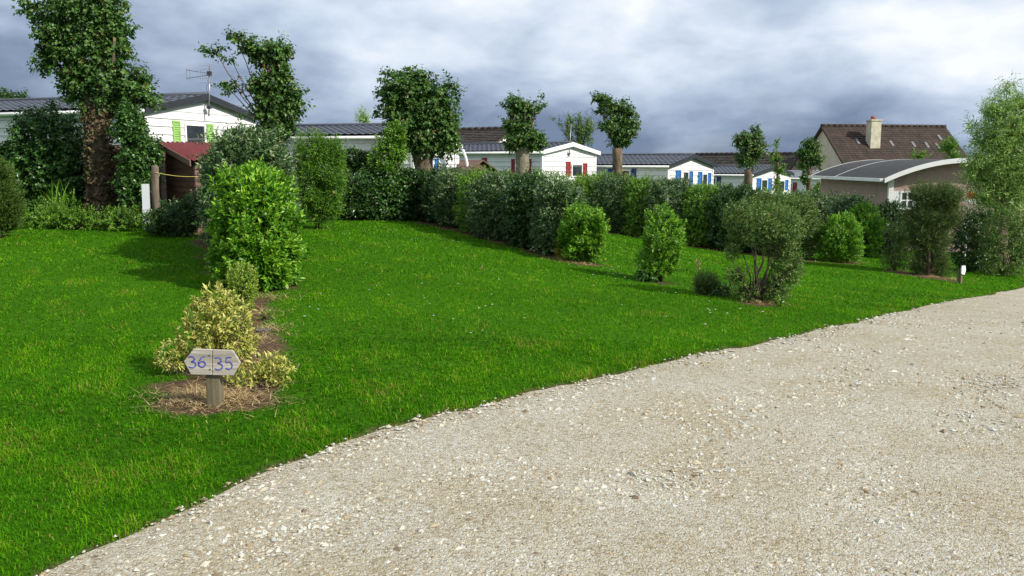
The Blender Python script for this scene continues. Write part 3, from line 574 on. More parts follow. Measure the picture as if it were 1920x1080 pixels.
# far low house with mossy roof, gable end to the right
def gable_house(name, label, cat, corner_px, eave_py, d, phi, W, L, ridge_h, wallm, roofm, rows, gable_first=True):
    c = PD(corner_px, eave_py, d); g = float(hz(c[0], c[1])); O = np.array((c[0], c[1], g)); e_ = c[2]-g; r_ = e_+ridge_h
    root = empty(name, O, label, cat, None, R(phi))
    MB().prism([(0, 0, -.3), (W, 0, -.3), (W, 0, e_), (W/2, 0, r_), (0, 0, e_)], [(0, L, -.3), (W, L, -.3), (W, L, e_), (W/2, L, r_), (0, L, e_)]).build('wall', wallm, root)
    ow, ov = .3, .2; sl = ridge_h/(W/2); ns = Sines(77, .5)
    for sx in (0, 1):
        V, Fc = [], []; cols = int(L/.30); rng2 = np.random.default_rng(int(d)+sx)
        wx = W/2+ow; hz_ = ridge_h+ow*sl
        for r in range(rows):
            for j in range(cols):
                y0 = -ov+(L+2*ov)*j/cols; y1 = -ov+(L+2*ov)*(j+1)/cols-.012; dz = rng2.uniform(0, .018); i = len(V)
                a, b = r/rows, (r+1)/rows
                q = [(-ow+wx*a, y0, e_-ow*sl+hz_*a+.085+dz), (-ow+wx*a, y1, e_-ow*sl+hz_*a+.085+dz), (-ow+wx*b, y1, e_-ow*sl+hz_*b+.045), (-ow+wx*b, y0, e_-ow*sl+hz_*b+.045), (-ow+wx*a, y0, e_-ow*sl+hz_*a+.03), (-ow+wx*a, y1, e_-ow*sl+hz_*a+.03)]
                V += [(W-x if sx else x, y, z) for x, y, z in q]; Fc += [(i, i+3, i+2, i+1), (i, i+1, i+5, i+4)]
        o = link('roof_tiles', pmesh('roof_tiles', V, Fc, roofm), root); o['kind'] = 'stuff'
    MB().prism([(-ow, -ov, e_-ow*sl+.03), (W/2, -ov, r_+.03), (W+ow, -ov, e_-ow*sl+.03), (W+ow, -ov, e_-ow*sl-.07), (W/2, -ov, r_-.09), (-ow, -ov, e_-ow*sl-.07)],
               [(-ow, L+ov, e_-ow*sl+.03), (W/2, L+ov, r_+.03), (W+ow, L+ov, e_-ow*sl+.03), (W+ow, L+ov, e_-ow*sl-.07), (W/2, L+ov, r_-.09), (-ow, L+ov, e_-ow*sl-.07)]).build('roof_deck', 'fence_wood', root)
    nr = int(L/.4)
    m = MB()
    for j in range(nr): m.tube([(W/2, -ov+(L+2*ov)*j/nr, r_+.07), (W/2, -ov+(L+2*ov)*(j+.97)/nr, r_+.085)], (.11, .12), 8)
    m.build('ridge_tiles', roofm, root, True)
    return root, O, e_, r_
gable_house('cottage', 'low house with mossy dark roof and cream gable behind the blue-shuttered homes', 'house', 1474, 323, 62, 50, 3.8, 12, 1.25, 'render_cream', 'roof_old', 12)
gable_house('cottage', 'long old dark roof showing above the red-shuttered mobile home', 'house', 925, 266, 47, 62, 4, 12, .7, 'siding_white', 'roof_old', 8)
# brown roofed house: long slope faces the camera, gable at its left end
hc = PD(1588, 314, 58); hg = float(hz(hc[0], hc[1])); ridge_w = PD(1562, 238, 61.3)[2]
W_ = 6.4; L_ = 9.1
hroot, hO, he, hr = gable_house('house', 'two-storey house with steep brown tiled roof and cream chimney', 'house', 1588, 312, 58, 0, W_, L_, ridge_w-PD(1588, 312, 58)[2], 'render_cream', 'roof_brown', 20)
# turn it so that local +y runs to the right of the photograph and the x=0 slope faces the viewer
hroot.rotation_euler = (0, 0, R(-90+10)); hroot.location = hO
rot = Matrix.Rotation(R(-80), 4, 'Z')
# local x=W side faces the camera after the turn: move so that the near gable corner sits on hO
off = rot @ Vector((W_, 0, 0)); hroot.location = Vector(hO)-off
def house_local(px, py):       # point on the front slope seen at a pixel, in house coordinates
    inv = (Matrix.Translation(hroot.location) @ rot).inverted()
    sl = (hr-he)/(W_/2); best = None
    for d in np.linspace(50, 75, 2501):
        q = inv @ Vector(PD(px, py, d)); zz = he+(W_-q.x)*sl
        if q.z < zz+.05 and q.x > W_/2-.2: return q
    return q
a = house_local(1641, 279); ct = hr+.32
MB().box((a.x-.62, a.y-.36, a.z-.4), (a.x+.0, a.y+.36, ct)).box((a.x-.67, a.y-.41, ct), (a.x+.05, a.y+.41, ct+.10)).build('chimney', 'chimney_render', hroot)
MB().tube([(a.x-.3, a.y-.08, ct+.10), (a.x-.3, a.y-.08, ct+.32)], (.17, .15), 10).build('chimney_pot', 'terracotta', hroot, True)
for (px, py) in ((1608, 266), (1672, 270), (1713, 272), (1738, 273), (1758, 275), (1762, 259)):
    q = house_local(px, py); n_ = (hr-he)/(W_/2)
    MB().prism([(q.x-.2, q.y-.09, q.z+.2*n_+.02), (q.x+.2, q.y-.09, q.z-.2*n_+.02), (q.x+.2, q.y+.09, q.z-.2*n_+.02), (q.x-.2, q.y+.09, q.z+.2*n_+.02)],
               [(q.x-.2, q.y-.09, q.z+.2*n_+.07), (q.x+.2, q.y-.09, q.z-.2*n_+.07), (q.x+.2, q.y+.09, q.z-.2*n_+.07), (q.x-.2, q.y+.09, q.z+.2*n_+.07)]).build('vent_tile', 'vent_grey', hroot)
# ------------------------------------------------------------------ barrel roofed chalet
cc = PD(1670, 336, 30); cg = float(hz(cc[0], cc[1])); CO = np.array((cc[0], cc[1], cg)); ch_e = cc[2]-cg
CW, CL, CR_ = 4.9, 8.0, .68; cphi = R(-3)
chal = empty('chalet', CO, 'pinkish brown chalet with dark curved roof and white trim', 'chalet', None, cphi)
def arch(n=20, e=0, x0=-.35, x1=None): 
    x1 = CW+.35 if x1 is None else x1
    return [(x0+(x1-x0)*i/n, e+CR_*(1-(2*i/n-1)**2)) for i in range(n+1)]
ar = arch(20, ch_e, 0, CW)
MB().prism([(0, 0, -.3), (CW, 0, -.3)]+[(x, 0, z) for x, z in ar[::-1]], [(0, CL, -.3), (CW, CL, -.3)]+[(x, CL, z) for x, z in ar[::-1]]).build('wall', 'render_pink', chal)
for k in range(int(ch_e/.15)):                       # narrow boarding on the side and gable
    z = k*.15
    MB().box((-.016, .04, z), (-.001, CL, z+.143)).build('siding_board', 'render_pink', chal)
    MB().box((.04, -.016, z), (CW, -.001, z+.143)).build('siding_board', 'render_pink', chal)
ar = arch(24, ch_e-.02); y0_, y1_ = -.45, CL+.3
m = MB(); m.prism([(x, y0_+.05, z+.04) for x, z in ar]+[(x, y0_+.05, z+.0) for x, z in ar[::-1]], [(x, y1_, z+.04) for x, z in ar]+[(x, y1_, z) for x, z in ar[::-1]])
m.build('roof', 'roof_bitumen', chal)
def rib(y0, y1, up, dn, nm):
    MB().prism([(x, y0, z+up) for x, z in ar]+[(x, y0, z-dn) for x, z in ar[::-1]], [(x, y1, z+up) for x, z in ar]+[(x, y1, z-dn) for x, z in ar[::-1]]).build(nm, 'trim_white', chal)
rib(y0_, y0_+.045, .055, .10, 'fascia'); rib(y1_+.003, y1_+.05, .055, .10, 'fascia'); rib(CL*.62, CL*.62+.06, .048, -.01, 'roof_seam')
MB().box((-.47, y0_+.1, ch_e-.08), (-.36, y1_, ch_e+.03)).build('gutter', 'trim_white', chal)
MB().box((-.06, -.06, 0), (.10, .06, ch_e)).build('corner_post', 'trim_white', chal)
def chal_rect(x0, y0, x1, y1):
    gx_ = np.array((math.cos(cphi), math.sin(cphi), 0)); n_ = np.array((-math.sin(cphi), math.cos(cphi), 0))
    a = rayplane(x0, y0, CO, n_)-CO; b = rayplane(x1, y1, CO, n_)-CO; return a@gx_, b@gx_, b[2], a[2]
u0, u1, z0, z1 = chal_rect(1687, 358, 1712, 393); f = .06
wv = MB().box((u0, -.08, z0), (u0+f, -.02, z1)).box((u1-f, -.08, z0), (u1, -.02, z1)).box((u0+f, -.08, z0), (u1-f, -.02, z0+f)).box((u0+f, -.08, z1-f), (u1-f, -.02, z1)).box(((u0+u1)/2-.025, -.075, z0+f), ((u0+u1)/2+.025, -.02, z1-f)).box((u0+f, -.07, (z0+z1)/2-.02), (u1-f, -.02, (z0+z1)/2+.02)).build('window', 'trim_white', chal)
MB().box((u0+f, -.05, z0+f), (u1-f, -.04, z1-f)).build('pane', 'glass', wv)
for (x0, x1) in ((1672, 1686), (1713, 1728)):
    u0, u1, z0, z1 = chal_rect(x0, 358, x1, 392); sm_ = MB()
    for k in range(4): sm_.box((u0+(u1-u0)*k/4+.003, -.055, z0), (u0+(u1-u0)*(k+1)/4, -.025, z1))
    sm_.prism([(u0+.03, -.075, z0+.15), (u0+.09, -.075, z0+.15), (u1-.03, -.075, z1-.15), (u1-.09, -.075, z1-.15)], [(u0+.03, -.055, z0+.15), (u0+.09, -.055, z0+.15), (u1-.03, -.055, z1-.15), (u1-.09, -.055, z1-.15)])
    sm_.build('shutter', 'trim_white', chal)
# flower box under the willow and white terrace rails
fb = PD(1835, 376, 27); fo = empty('flower_box', fb, 'white window box of red geraniums beneath the willow', 'flower box')
MB().box((-.36, -.12, -.05), (.36, .12, .05)).build('box', 'trim_white', fo)
for sx in (-.3, .3): MB().tube([(sx, 0, -.05), (sx, 0, float(hz(fb[0], fb[1]))-fb[2]-.02)], .03, 6).build('leg', 'trim_white', fo)
rg = np.random.default_rng(8); k = 260; bp_ = np.stack([rg.uniform(-.34, .34, k), rg.uniform(-.1, .1, k), rg.uniform(.06, .24, k)], -1)
V, T, tn, _ = leaf_arrays(bp_, rg.normal(size=(k, 3)), rg.normal(size=(k, 3)), np.full(k, .07), np.full(k, .06), rg.random(k)); o = link('blossom', tri_mesh('blossom', V, T, 'blossom', tn), fo); o['kind'] = 'stuff'
tr = P(1795, 440); tr = np.array((tr[0], tr[1], hz(tr[0], tr[1]))); ro = empty('terrace_rail', tr, 'low white timber rails behind the tall feathery shrub', 'railing')
dd = depth(tr); sc_ = dd/F
for zz in (.30, .52): MB().box((-.25, -.02, zz-.035), (.85, .02, zz+.035)).build('rail', 'trim_white', ro)
for xx in (-.2, .3, .8): MB().box((xx-.035, .022, -.05), (xx+.035, .08, .56)).build('post', 'trim_white', ro)
# ------------------------------------------------------------------ shed, hut, fence, post
sc = PD(364, 296, 17.2); sg = float(hz(sc[0], sc[1])); sO = np.array((sc[0], sc[1], sg)); sphi = R(38)
shed = empty('garden_shed', sO, 'dark brown timber shed with sloping red corrugated roof', 'shed', None, sphi)
SW, SL, SH = 1.7, 1.8, sc[2]-sg; sr = PD(340, 266, 18)[2]-sg
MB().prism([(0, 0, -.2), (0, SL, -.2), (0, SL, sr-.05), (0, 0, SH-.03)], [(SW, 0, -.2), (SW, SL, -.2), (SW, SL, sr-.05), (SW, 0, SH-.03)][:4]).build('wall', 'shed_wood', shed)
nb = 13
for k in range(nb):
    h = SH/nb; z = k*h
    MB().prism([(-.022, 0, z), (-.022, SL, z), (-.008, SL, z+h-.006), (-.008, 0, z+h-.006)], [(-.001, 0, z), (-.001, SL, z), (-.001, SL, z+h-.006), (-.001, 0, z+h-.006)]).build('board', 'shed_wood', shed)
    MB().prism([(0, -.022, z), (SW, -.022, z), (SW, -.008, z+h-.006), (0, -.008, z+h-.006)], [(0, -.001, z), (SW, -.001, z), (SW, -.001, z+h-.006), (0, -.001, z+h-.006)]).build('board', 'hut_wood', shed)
V, Fc = [], []; nx = 81
for (yy, zz) in ((-.14, SH-.05), (SL+.1, sr+.02)):
    for i in range(nx): V.append((-.12+(SW+.24)*i/(nx-1), yy, zz+.018*math.sin(i*2*math.pi/4)))
Fc = [(i, i+1, nx+i+1, nx+i) for i in range(nx-1)]
link('roof', pmesh('roof', V, Fc, 'roof_red'), shed)
MB().prism([(-.14, -.15, SH-.16), (-.14, -.15, SH-.05), (-.14, SL+.1, sr+.02), (-.14, SL+.1, sr-.09)], [(-.115, -.15, SH-.16), (-.115, -.15, SH-.05), (-.115, SL+.1, sr+.02), (-.115, SL+.1, sr-.09)]).build('bargeboard', 'hut_wood', shed)
# weathered hut behind the climbing plants
hc2 = PD(300, 272, 18.6); hg2 = float(hz(hc2[0], hc2[1])); hut = empty('timber_hut', (hc2[0], hc2[1], hg2), 'weathered plank hut half buried in climbers between trunk and post', 'hut', None, R(12))
hh2 = hc2[2]-hg2
MB().box((-1.1, 0, -.2), (-.02, 1.0, hh2)).build('wall', 'hut_wood', hut)
for k in range(10): h = hh2/10; MB().prism([(-1.1, -.022, k*h), (-.02, -.022, k*h), (-.02, -.008, k*h+h-.006), (-1.1, -.008, k*h+h-.006)], [(-1.1, -.001, k*h), (-.02, -.001, k*h), (-.02, -.001, k*h+h-.006), (-1.1, -.001, k*h+h-.006)]).build('board', 'hut_wood', hut)
MB().prism([(-1.2, -.14, hh2+.24), (.1, -.14, hh2-.02), (.1, -.14, hh2+.05), (-1.2, -.14, hh2+.31)], [(-1.2, 1.1, hh2+.24), (.1, 1.1, hh2-.02), (.1, 1.1, hh2+.05), (-1.2, 1.1, hh2+.31)]).build('roof', 'old_wood', hut)
wp = P(272, 405); wpd = 17.2; q = PD(271, 345, wpd); g_ = float(hz(q[0], q[1])); pn = empty('white_board', (q[0], q[1], g_), 'narrow white board leaning beside the wooden post', 'board', None, R(10))
MB().prism([(-.07, 0, .15), (.07, 0, .15), (.07, .06, q[2]-g_), (-.07, .06, q[2]-g_)], [(-.07, .025, .15), (.07, .025, .15), (.07, .085, q[2]-g_), (-.07, .085, q[2]-g_)]).build('panel', 'siding_grey', pn); MB().box((-.02, .03, -.05), (.02, .055, .16)).build('foot', 'old_wood', pn)
q = PD(289, 310, 16.6); g_ = float(hz(q[0], q[1])); pr = np.random.default_rng(4)
po = tag(MB().tube([(0, 0, -.1), (.01, 0, .4), (-.005, 0, .8), (.01, .01, q[2]-g_-.03), (.012, .01, q[2]-g_)], (.075, .07, .068, .066, .05), 10, jit=.1, rng=pr).build('wooden_post', 'old_wood', None, True, (q[0], q[1], g_)), 'rough grey wooden post with a yellow cord tied to it', 'post')
ca, cb = PD(290, 323, 16.55), PD(372, 331, 16.9); tt = np.linspace(0, 1, 14)[:, None]; pts = ca+(cb-ca)*tt; pts[:, 2] -= .03*np.sin(tt[:, 0]*3.14)
tag(MB().tube(pts-ca, .005, 6).build('cord', 'cord_yellow', None, True, ca), 'thin yellow cord stretched in front of the brown shed', 'cord')
fa, fbb = PD(-60, 300, 20.3), PD(262, 300, 18.9); fa[2] = hz(fa[0], fa[1]); fl = np.linalg.norm((fbb-fa)[:2]); fence = empty('timber_fence', fa, 'dark brown board fence behind the left-hand shrubs', 'fence', None, math.atan2(fbb[1]-fa[1], fbb[0]-fa[0]))
nbd = int(fl/.15); bm_ = pmesh('board', MB().box((0, -.012, 0), (.143, .012, 1.35)).v, MB().box((0, 0, 0), (1, 1, 1)).f, 'fence_wood')
for k in range(nbd): link('board', bm_, fence, (k*.15, rng.uniform(-.004, .004), rng.uniform(-.12, -.06)-.05*k/nbd))
for zz in (.3, 1.05): MB().box((0, .014, zz-.04), (fl, .05, zz+.04)).build('rail', 'fence_wood', fence)
# antennas
def antenna():
    b = H1.O+H1.gx*H1.W/2+H1.gy*(-.1); D = depth(b+np.array((0, 0, 3))); s = D/F
    top = PD(393, 126, D); bot = PD(391, 218, D); a = empty('tv_antenna', bot, 'grey roof aerial on a mast at the ridge of the green-shuttered home', 'antenna')
    q = lambda px, py, dy=0: PD(px, py, D)-bot+np.array((0, dy, 0))
    MB().tube([q(391.5, 218), q(393, 124)], .022, 8).build('mast', 'metal_grey', a, True)
    MB().tube([q(395, 138), q(349, 131)], .013, 6).build('boom', 'metal_grey', a); MB().tube([q(395, 140), q(349, 147)], .013, 6).build('boom', 'metal_grey', a)
    for x_ in (350, 356): MB().tube([q(x_, 128), q(x_, 149)], .010, 6).build('element', 'metal_grey', a)
    m = MB()
    for k in range(7): m.tube([q(376+k*4, 121+k*.3, -.05), q(374+k*4, 157, -.05)], .004, 4)
    for k in range(5): m.tube([q(375, 124+k*8, -.05), q(401, 122+k*8, -.05)], .004, 4)
    m.build('reflector_grid', 'metal_grey', a)
    MB().box(tuple(q(389, 142)-np.array((0, .05, 0))), tuple(q(397, 134)+np.array((0, .05, 0)))).build('clamp', 'metal_dark', a)
    MB().tube([q(390, 150), q(387, 165), q(391, 185)], .006, 5).build('cable', 'metal_dark', a); MB().box(tuple(q(388, 204)-np.array((0, .04, 0))), tuple(q(395, 199)+np.array((0, .09, 0)))).build('bracket', 'metal_dark', a)
antenna()
b3 = H3.O+H3.gx*H3.W/2-H3.gy*.3; D3 = depth(b3+np.array((0, 0, 2.5))); b_ = PD(1067, 294, D3); a3 = empty('aerial_mast', b_, 'thin bare mast fixed to the gable of the red-shuttered home', 'mast')
MB().tube([(0, 0, 0), PD(1069, 262, D3)-b_, PD(1071, 232, D3)-b_], .018, 6).build('mast', 'metal_grey', a3, True); MB().box((-.06, 0, .1), (.06, .32, .16)).build('bracket', 'metal_dark', a3)
# curved white tube and little hut in front of the red-shuttered home
t_ = [PD(*p_, 31) for p_ in ((857, 261), (863, 272), (869, 283), (873, 294), (876, 306), (877, 330))]; t_.append(np.array((t_[-1][0], t_[-1][1], float(hz(t_[-1][0], t_[-1][1]))-.05)))
o_ = t_[-1]; tag(MB().tube(np.array(t_)-o_, .045, 8).build('curved_pole', 'trim_white', None, True, o_), 'curved white tube rising beside the small brown hut', 'pole')
kh = PD(882, 318, 31.5); kg = float(hz(kh[0], kh[1])); ko = empty('small_hut', (kh[0], kh[1], kg), 'small timber hut with brown ridged roof just above the hedge', 'hut', None, R(40))
ke, kr = kh[2]-kg-.02, PD(885, 302, 31.5)[2]-kg; w_ = .55
MB().prism([(-w_, -.6, -.1), (w_, -.6, -.1), (w_, -.6, ke), (0, -.6, kr-.04), (-w_, -.6, ke)], [(-w_, .6, -.1), (w_, .6, -.1), (w_, .6, ke), (0, .6, kr-.04), (-w_, .6, ke)]).build('wall', 'hut_wood', ko)
for s_ in (-1, 1): MB().prism([(0, -.75, kr), (s_*.72, -.75, ke-.08), (s_*.72, -.75, ke-.04), (0, -.75, kr+.04)], [(0, .75, kr), (s_*.72, .75, ke-.08), (s_*.72, .75, ke-.04), (0, .75, kr+.04)]).build('roof_slope', 'hut_wood', ko)
# ------------------------------------------------------------------ pitch markers
def glyph(ch):
    if ch == '3': return [[(.12, .92), (.45, 1.0), (.8, .86), (.78, .66), (.42, .54), (.80, .46), (.95, .26), (.72, .04), (.38, 0), (.05, .10)]]
    if ch == '6': return [[(.85, .95), (.5, .82), (.22, .52), (.15, .22), (.38, .02), (.72, .04), (.92, .24), (.80, .46), (.48, .50), (.20, .32)]]
    return [[(.9, .98), (.30, .94), (.25, .56), (.62, .60), (.92, .40), (.88, .14), (.55, 0), (.12, .08)]]
def smooth_path(p, n=5):
    p = np.array([p[0]]+list(p)+[p[-1]], float); out = []
    for i in range(1, len(p)-2):
        for t in np.linspace(0, 1, n, endpoint=False):
            a, b, c, d = p[i-1:i+3]; out.append(.5*((2*b)+(-a+c)*t+(2*a-5*b+4*c-d)*t*t+(-a+3*b-3*c+d)*t**3))
    out.append(p[-2]); return np.array(out)
def ribbon(path, w, y, th=.0012):
    d = np.gradient(path, axis=0); d /= np.linalg.norm(d, axis=1)[:, None]+1e-9; s = np.stack([-d[:, 1], d[:, 0]], -1)*w/2; m = MB(); n = len(path)
    for k, q in enumerate(path): m.v += [(q[0]-s[k][0], y, q[1]-s[k][1]), (q[0]+s[k][0], y, q[1]+s[k][1]), (q[0]-s[k][0], y-th, q[1]-s[k][1]), (q[0]+s[k][0], y-th, q[1]+s[k][1])]
    for k in range(n-1):
        a = 4*k; b = a+4; m.f += [(a+2, b+2, b+3, a+3), (a, a+2, a+3, a+1)[::-1] if k == 0 else (a, b, b+2, a+2), (a+1, a+3, b+3, b+1)]
    return m
def sign():
    D = depth(SIGN); s = D/F; sg = empty('pitch_marker', (SIGN[0], SIGN[1], SIGN[2]), 'wooden arrow-ended pitch marker painted 36 and 35 in blue', 'sign')
    q = lambda px, py: ((px-402)*s, (763-py)*s*1.0)
    def pt(px, py, y): a = q(px, py); return (a[0], y, a[1])
    y0, y1 = -.062, -.040
    L = [(355, 673), (367, 698), (406, 699), (408, 651), (374, 650)]; Rr = [(407.2, 699.2), (445, 700), (459, 676), (446, 653), (409.2, 651.3)]
    for nm, ol, chs in (('board', L, (('3', 363, 664, 378, 685), ('6', 380, 663, 396, 684))), ('board', Rr, (('3', 411, 666, 427, 689), ('5', 430, 665, 445, 688)))):
        b = MB().prism([pt(*p_, y0) for p_ in ol], [pt(*p_, y1) for p_ in ol]).build(nm, 'sign_wood', sg)
        bev = b.modifiers.new('bevel', 'BEVEL'); bev.width = .003; bev.segments = 2
        for ch, ax, ay, bx, by in chs:
            for st in glyph(ch):
                pp = smooth_path([q(ax+(bx-ax)*u, by-(by-ay)*v) for u, v in st]); ribbon(pp, .0085, y0-.0008).build('numeral', 'paint_blue', b)
    a, c = q(392, 763), q(416, 700)
    p_ = MB().box((a[0]-.002, -.039, -.06), (c[0]+.004, .045, q(0, 690)[1])).build('post', 'sign_post', sg); bv = p_.modifiers.new('bevel', 'BEVEL'); bv.width = .006; bv.segments = 2
    for zz in (662, 688): MB().tube([pt(403, zz, y0-.001), pt(403, zz, y0-.004)], .005, 8).build('nail', 'metal_dark', sg)
sign()
def sign2():
    g = P(1800, 531); D = depth(g); s = D/F; o = empty('pitch_marker', g, 'short post with small white pointed number plate near the drive at right', 'sign', None, R(38))
    MB().box((-.045, -.03, -.05), (.03, .05, 26*s)).build('post', 'sign_post', o)
    ol = [(-5, 18), (5, 16), (8, 24), (6, 33), (-4, 34), (-6, 28)]
    MB().prism([(x*s*1.15, -.055, z*s) for x, z in ol], [(x*s*1.15, -.032, z*s) for x, z in ol]).build('board', 'trim_white', o)
sign2()
# scrap of sheet
sq = P(492, 622); rg = np.random.default_rng(2); V = []; 
for j in range(9):
    for i in range(9): V.append((sq[0]+(i/8-.5)*.16+rg.normal(0, .004), sq[1]+(j/8-.5)*.16+rg.normal(0, .004), float(hz(sq[0], sq[1]))+.02+.012*math.sin(i*1.3+j)*math.cos(j*.9)))
o = link('plastic_sheet', pmesh('plastic_sheet', np.array(V)-sq, [(j*9+i, j*9+i+1, j*9+i+10, j*9+i+9) for j in range(8) for i in range(8) if (i-4)**2+(j-4)**2 < 17], 'sheet_blue', True), None, sq); tag(o, 'scrap of bluish weed sheet showing through the bed', 'sheet')
# ------------------------------------------------------------------ trees
def blobs_px(lst, D, dep=.9, p=2.2, jit=0):
    s = D/F; return [(PY(b[0], b[1], D)+np.array((0, (b[4] if len(b) > 4 else 0), 0)), (b[2]*s, max(b[2], b[3])*s*dep*.85, b[3]*s), p) for b in lst]
def tree(label, base_px, base, D, trunk_top, rad, limbs, crown, dens, species='poplar', scale=1., bark='bark', name='pollard_tree', sparse=None, group='pollarded trees among the mobile homes', wind=(0, 0, 0), depthf=.6, limbm=None):
    s = D/F; b0 = PD(base_px, 400, D); g = float(hz(b0[0], b0[1])); org = np.array((b0[0], b0[1], g)) if base is None else np.asarray(base)
    root = empty(name, org, label, 'tree', group); rg = np.random.default_rng(int(base_px)); top = PY(trunk_top[0], trunk_top[1], D)-org; top[1] = 0
    n = 12; t = np.linspace(0, 1, n)[:, None]; pts = top*t; pts[:, :2] += rg.normal(0, rad*.06, (n, 2)); pts[0, 2] = -.1
    rr = rad*(1.0+.45*np.exp(-t[:, 0]*7)+.06*np.maximum(0, t[:, 0]-.75)/.25+rg.normal(0, .04, n))
    MB().tube(pts, rr, 16, jit=.07, rng=rg).build('trunk', bark, root, True)
    for (x, y, r0) in limbs:
        e_ = PY(x, y, D)-org; e_[1] = rg.uniform(-1.5, .6)*rad; e_[2] -= .10*(e_[2]-top[2]); r0 = r0*.7; b_ = top*.93; m_ = (b_+e_)/2+np.array(((e_[0]-b_[0])*.25, 0, -.05*np.linalg.norm(e_-b_)))
        tt = np.linspace(0, 1, 7)[:, None]; pp = (1-tt)**2*b_+2*tt*(1-tt)*m_+tt**2*e_+rg.normal(0, r0*.15, (7, 3)); MB().tube(pp, np.linspace(r0, r0*.6, 7), 9, jit=.08, rng=rg).build('limb', limbm or bark, root, True)
    ext = None
    if sparse:
        ps, ds = [], []
        for (x, y, rx, ry, k) in sparse:
            c = PY(x, y, D); e_ = c-org; tt = np.linspace(0, 1, 5)[:, None]; MB().tube(top*.97+(e_-top*.97)*tt+rg.normal(0, .02, (5, 3)), np.linspace(.022, .006, 5), 5).build('twig', 'bark_red', root, True)
            v = rg.normal(0, .5, (k, 3))*np.array((rx, min(rx, ry), ry))*s; ps.append(c+v); ds.append(nrm(v)+rg.normal(0, .4, (k, 3))+np.array((0, 0, .3)))
        ext = (np.concatenate(ps), np.concatenate(ds))
    foliage('crown', root, org, [(c_, tuple(v_*.84 for v_ in r_), p_) for c_, r_, p_ in blobs_px(crown, D)], species, int(dens*1.1), scale*.95, max(depthf, .75), .11 if D < 45 else .2, .35, ext, None, wind, .13, -.42)
    return root
TB = P(192, 424); TBd = depth(TB)
tree('tallest pollarded tree at left, its thick trunk wrapped in brown leaves', 192, TB, TBd, (184, 200), .175, [(118, 40, .07), (135, 75, .085), (185, 20, .09), (190, 40, .075), (225, 60, .06), (205, 5, .07)],
     [(150, 20, 60, 50), (195, 25, 45, 50), (130, 95, 50, 50), (185, 100, 55, 55), (215, 60, 30, 40), (150, 150, 45, 40), (215, 155, 50, 40), (255, 165, 35, 35), (280, 185, 22, 14), (185, 195, 45, 22), (100, 60, 30, 40), (92, 110, 22, 30)], 2700, scale=.92,
     sparse=[(60, 8, 25, 10, 26), (75, 30, 18, 14, 14), (48, 20, 12, 8, 8)])
ivb = []
rg = np.random.default_rng(6); k = 800; t = rg.random(k); a = rg.uniform(0, 6.28, k)
# dead brown leaves clinging to the tall trunk
tp0 = TB; tp1 = PY(184, 200, TBd); c = tp0+(tp1-tp0)*t[:, None]; c[:, 1] = TB[1]; nrm_ = np.stack([np.cos(a), np.sin(a), .2+0*a], -1); ps = c+nrm_*(.195+.09*np.exp(-t*7))[:, None]
bl = shoot_leaves(ps, nrm_+rg.normal(0, .4, nrm_.shape), np.full(k, .10), 4, .075, .055, rg, (1.3, .7), .5, (.5, .3)); V, T, tn, _ = leaf_arrays(*bl)
leafmat('leaf_dry', [(0, (0.049, 0.032, 0.015)), (.5, (0.140, 0.094, 0.045)), (.8, (0.210, 0.151, 0.075)), (1, (0.070, 0.108, 0.022))], rough=.7)
o = link('dead_leaves', tri_mesh('dead_leaves', V-TB, T, 'leaf_dry', tn), [x for x in bpy.data.objects if x.name == 'pollard_tree'][0]); o['kind'] = 'stuff'
tree('ragged pollarded tree with bare reddish branches beside the aerial', 512, None, 20.5, (512, 250), .20, [(495, 80, .06), (525, 80, .065), (505, 110, .07), (488, 120, .05), (515, 95, .06)],
     [(497, 100, 26, 26), (527, 105, 16, 32), (520, 150, 28, 35), (492, 160, 26, 26), (512, 200, 40, 34), (545, 190, 26, 30), (520, 235, 34, 20), (470, 90, 18, 18)], 1350, scale=.95,
     sparse=[(440, 68, 16, 12, 18), (400, 95, 22, 8, 20), (430, 110, 14, 10, 8), (440, 165, 26, 12, 22), (420, 158, 12, 8, 6)], depthf=.7, limbm='bark_red')
tree('broad bushy tree with wind-blown top covering the end of a mobile home', 795, None, 24.5, (795, 268), .24, [(770, 180, .08), (800, 170, .08), (830, 200, .07)],
     [(765, 165, 48, 34), (805, 190, 45, 40), (745, 185, 30, 40), (820, 225, 42, 46), (765, 225, 50, 44), (800, 265, 48, 34), (840, 265, 22, 30)], 3000, scale=1.0,
     sparse=[(845, 158, 14, 16, 18), (860, 185, 12, 22, 12), (712, 175, 10, 14, 8), (705, 210, 10, 8, 6), (740, 140, 20, 10, 20), (780, 135, 25, 10, 26)], wind=(.3, 0, 0))
tree('stout pollarded tree with rounded crown in front of the red-shuttered home', 978, None, 29, (980, 275), .22, [(965, 210, .07), (985, 200, .08), (1000, 225, .06)],
     [(966, 200, 18, 18), (985, 207, 24, 20), (972, 235, 28, 24), (985, 258, 34, 22), (965, 270, 20, 16), (1008, 268, 14, 13)], 1150, scale=1.0, sparse=[(1014, 198, 8, 10, 10), (1017, 180, 4, 3, 3)], bark='bark_pale')
tree('distant thin pollard of upright leafy columns behind the red-shuttered home', 1085, None, 50, (1085, 285), .22, [(1066, 225, .09), (1086, 218, .09), (1102, 222, .09)],
     [(1068, 245, 9, 30), (1086, 245, 9, 32), (1103, 245, 9, 30), (1090, 270, 14, 14)], 520, 'olive', 2.6, sparse=[(1048, 232, 8, 6, 8), (1038, 222, 4, 3, 4)])
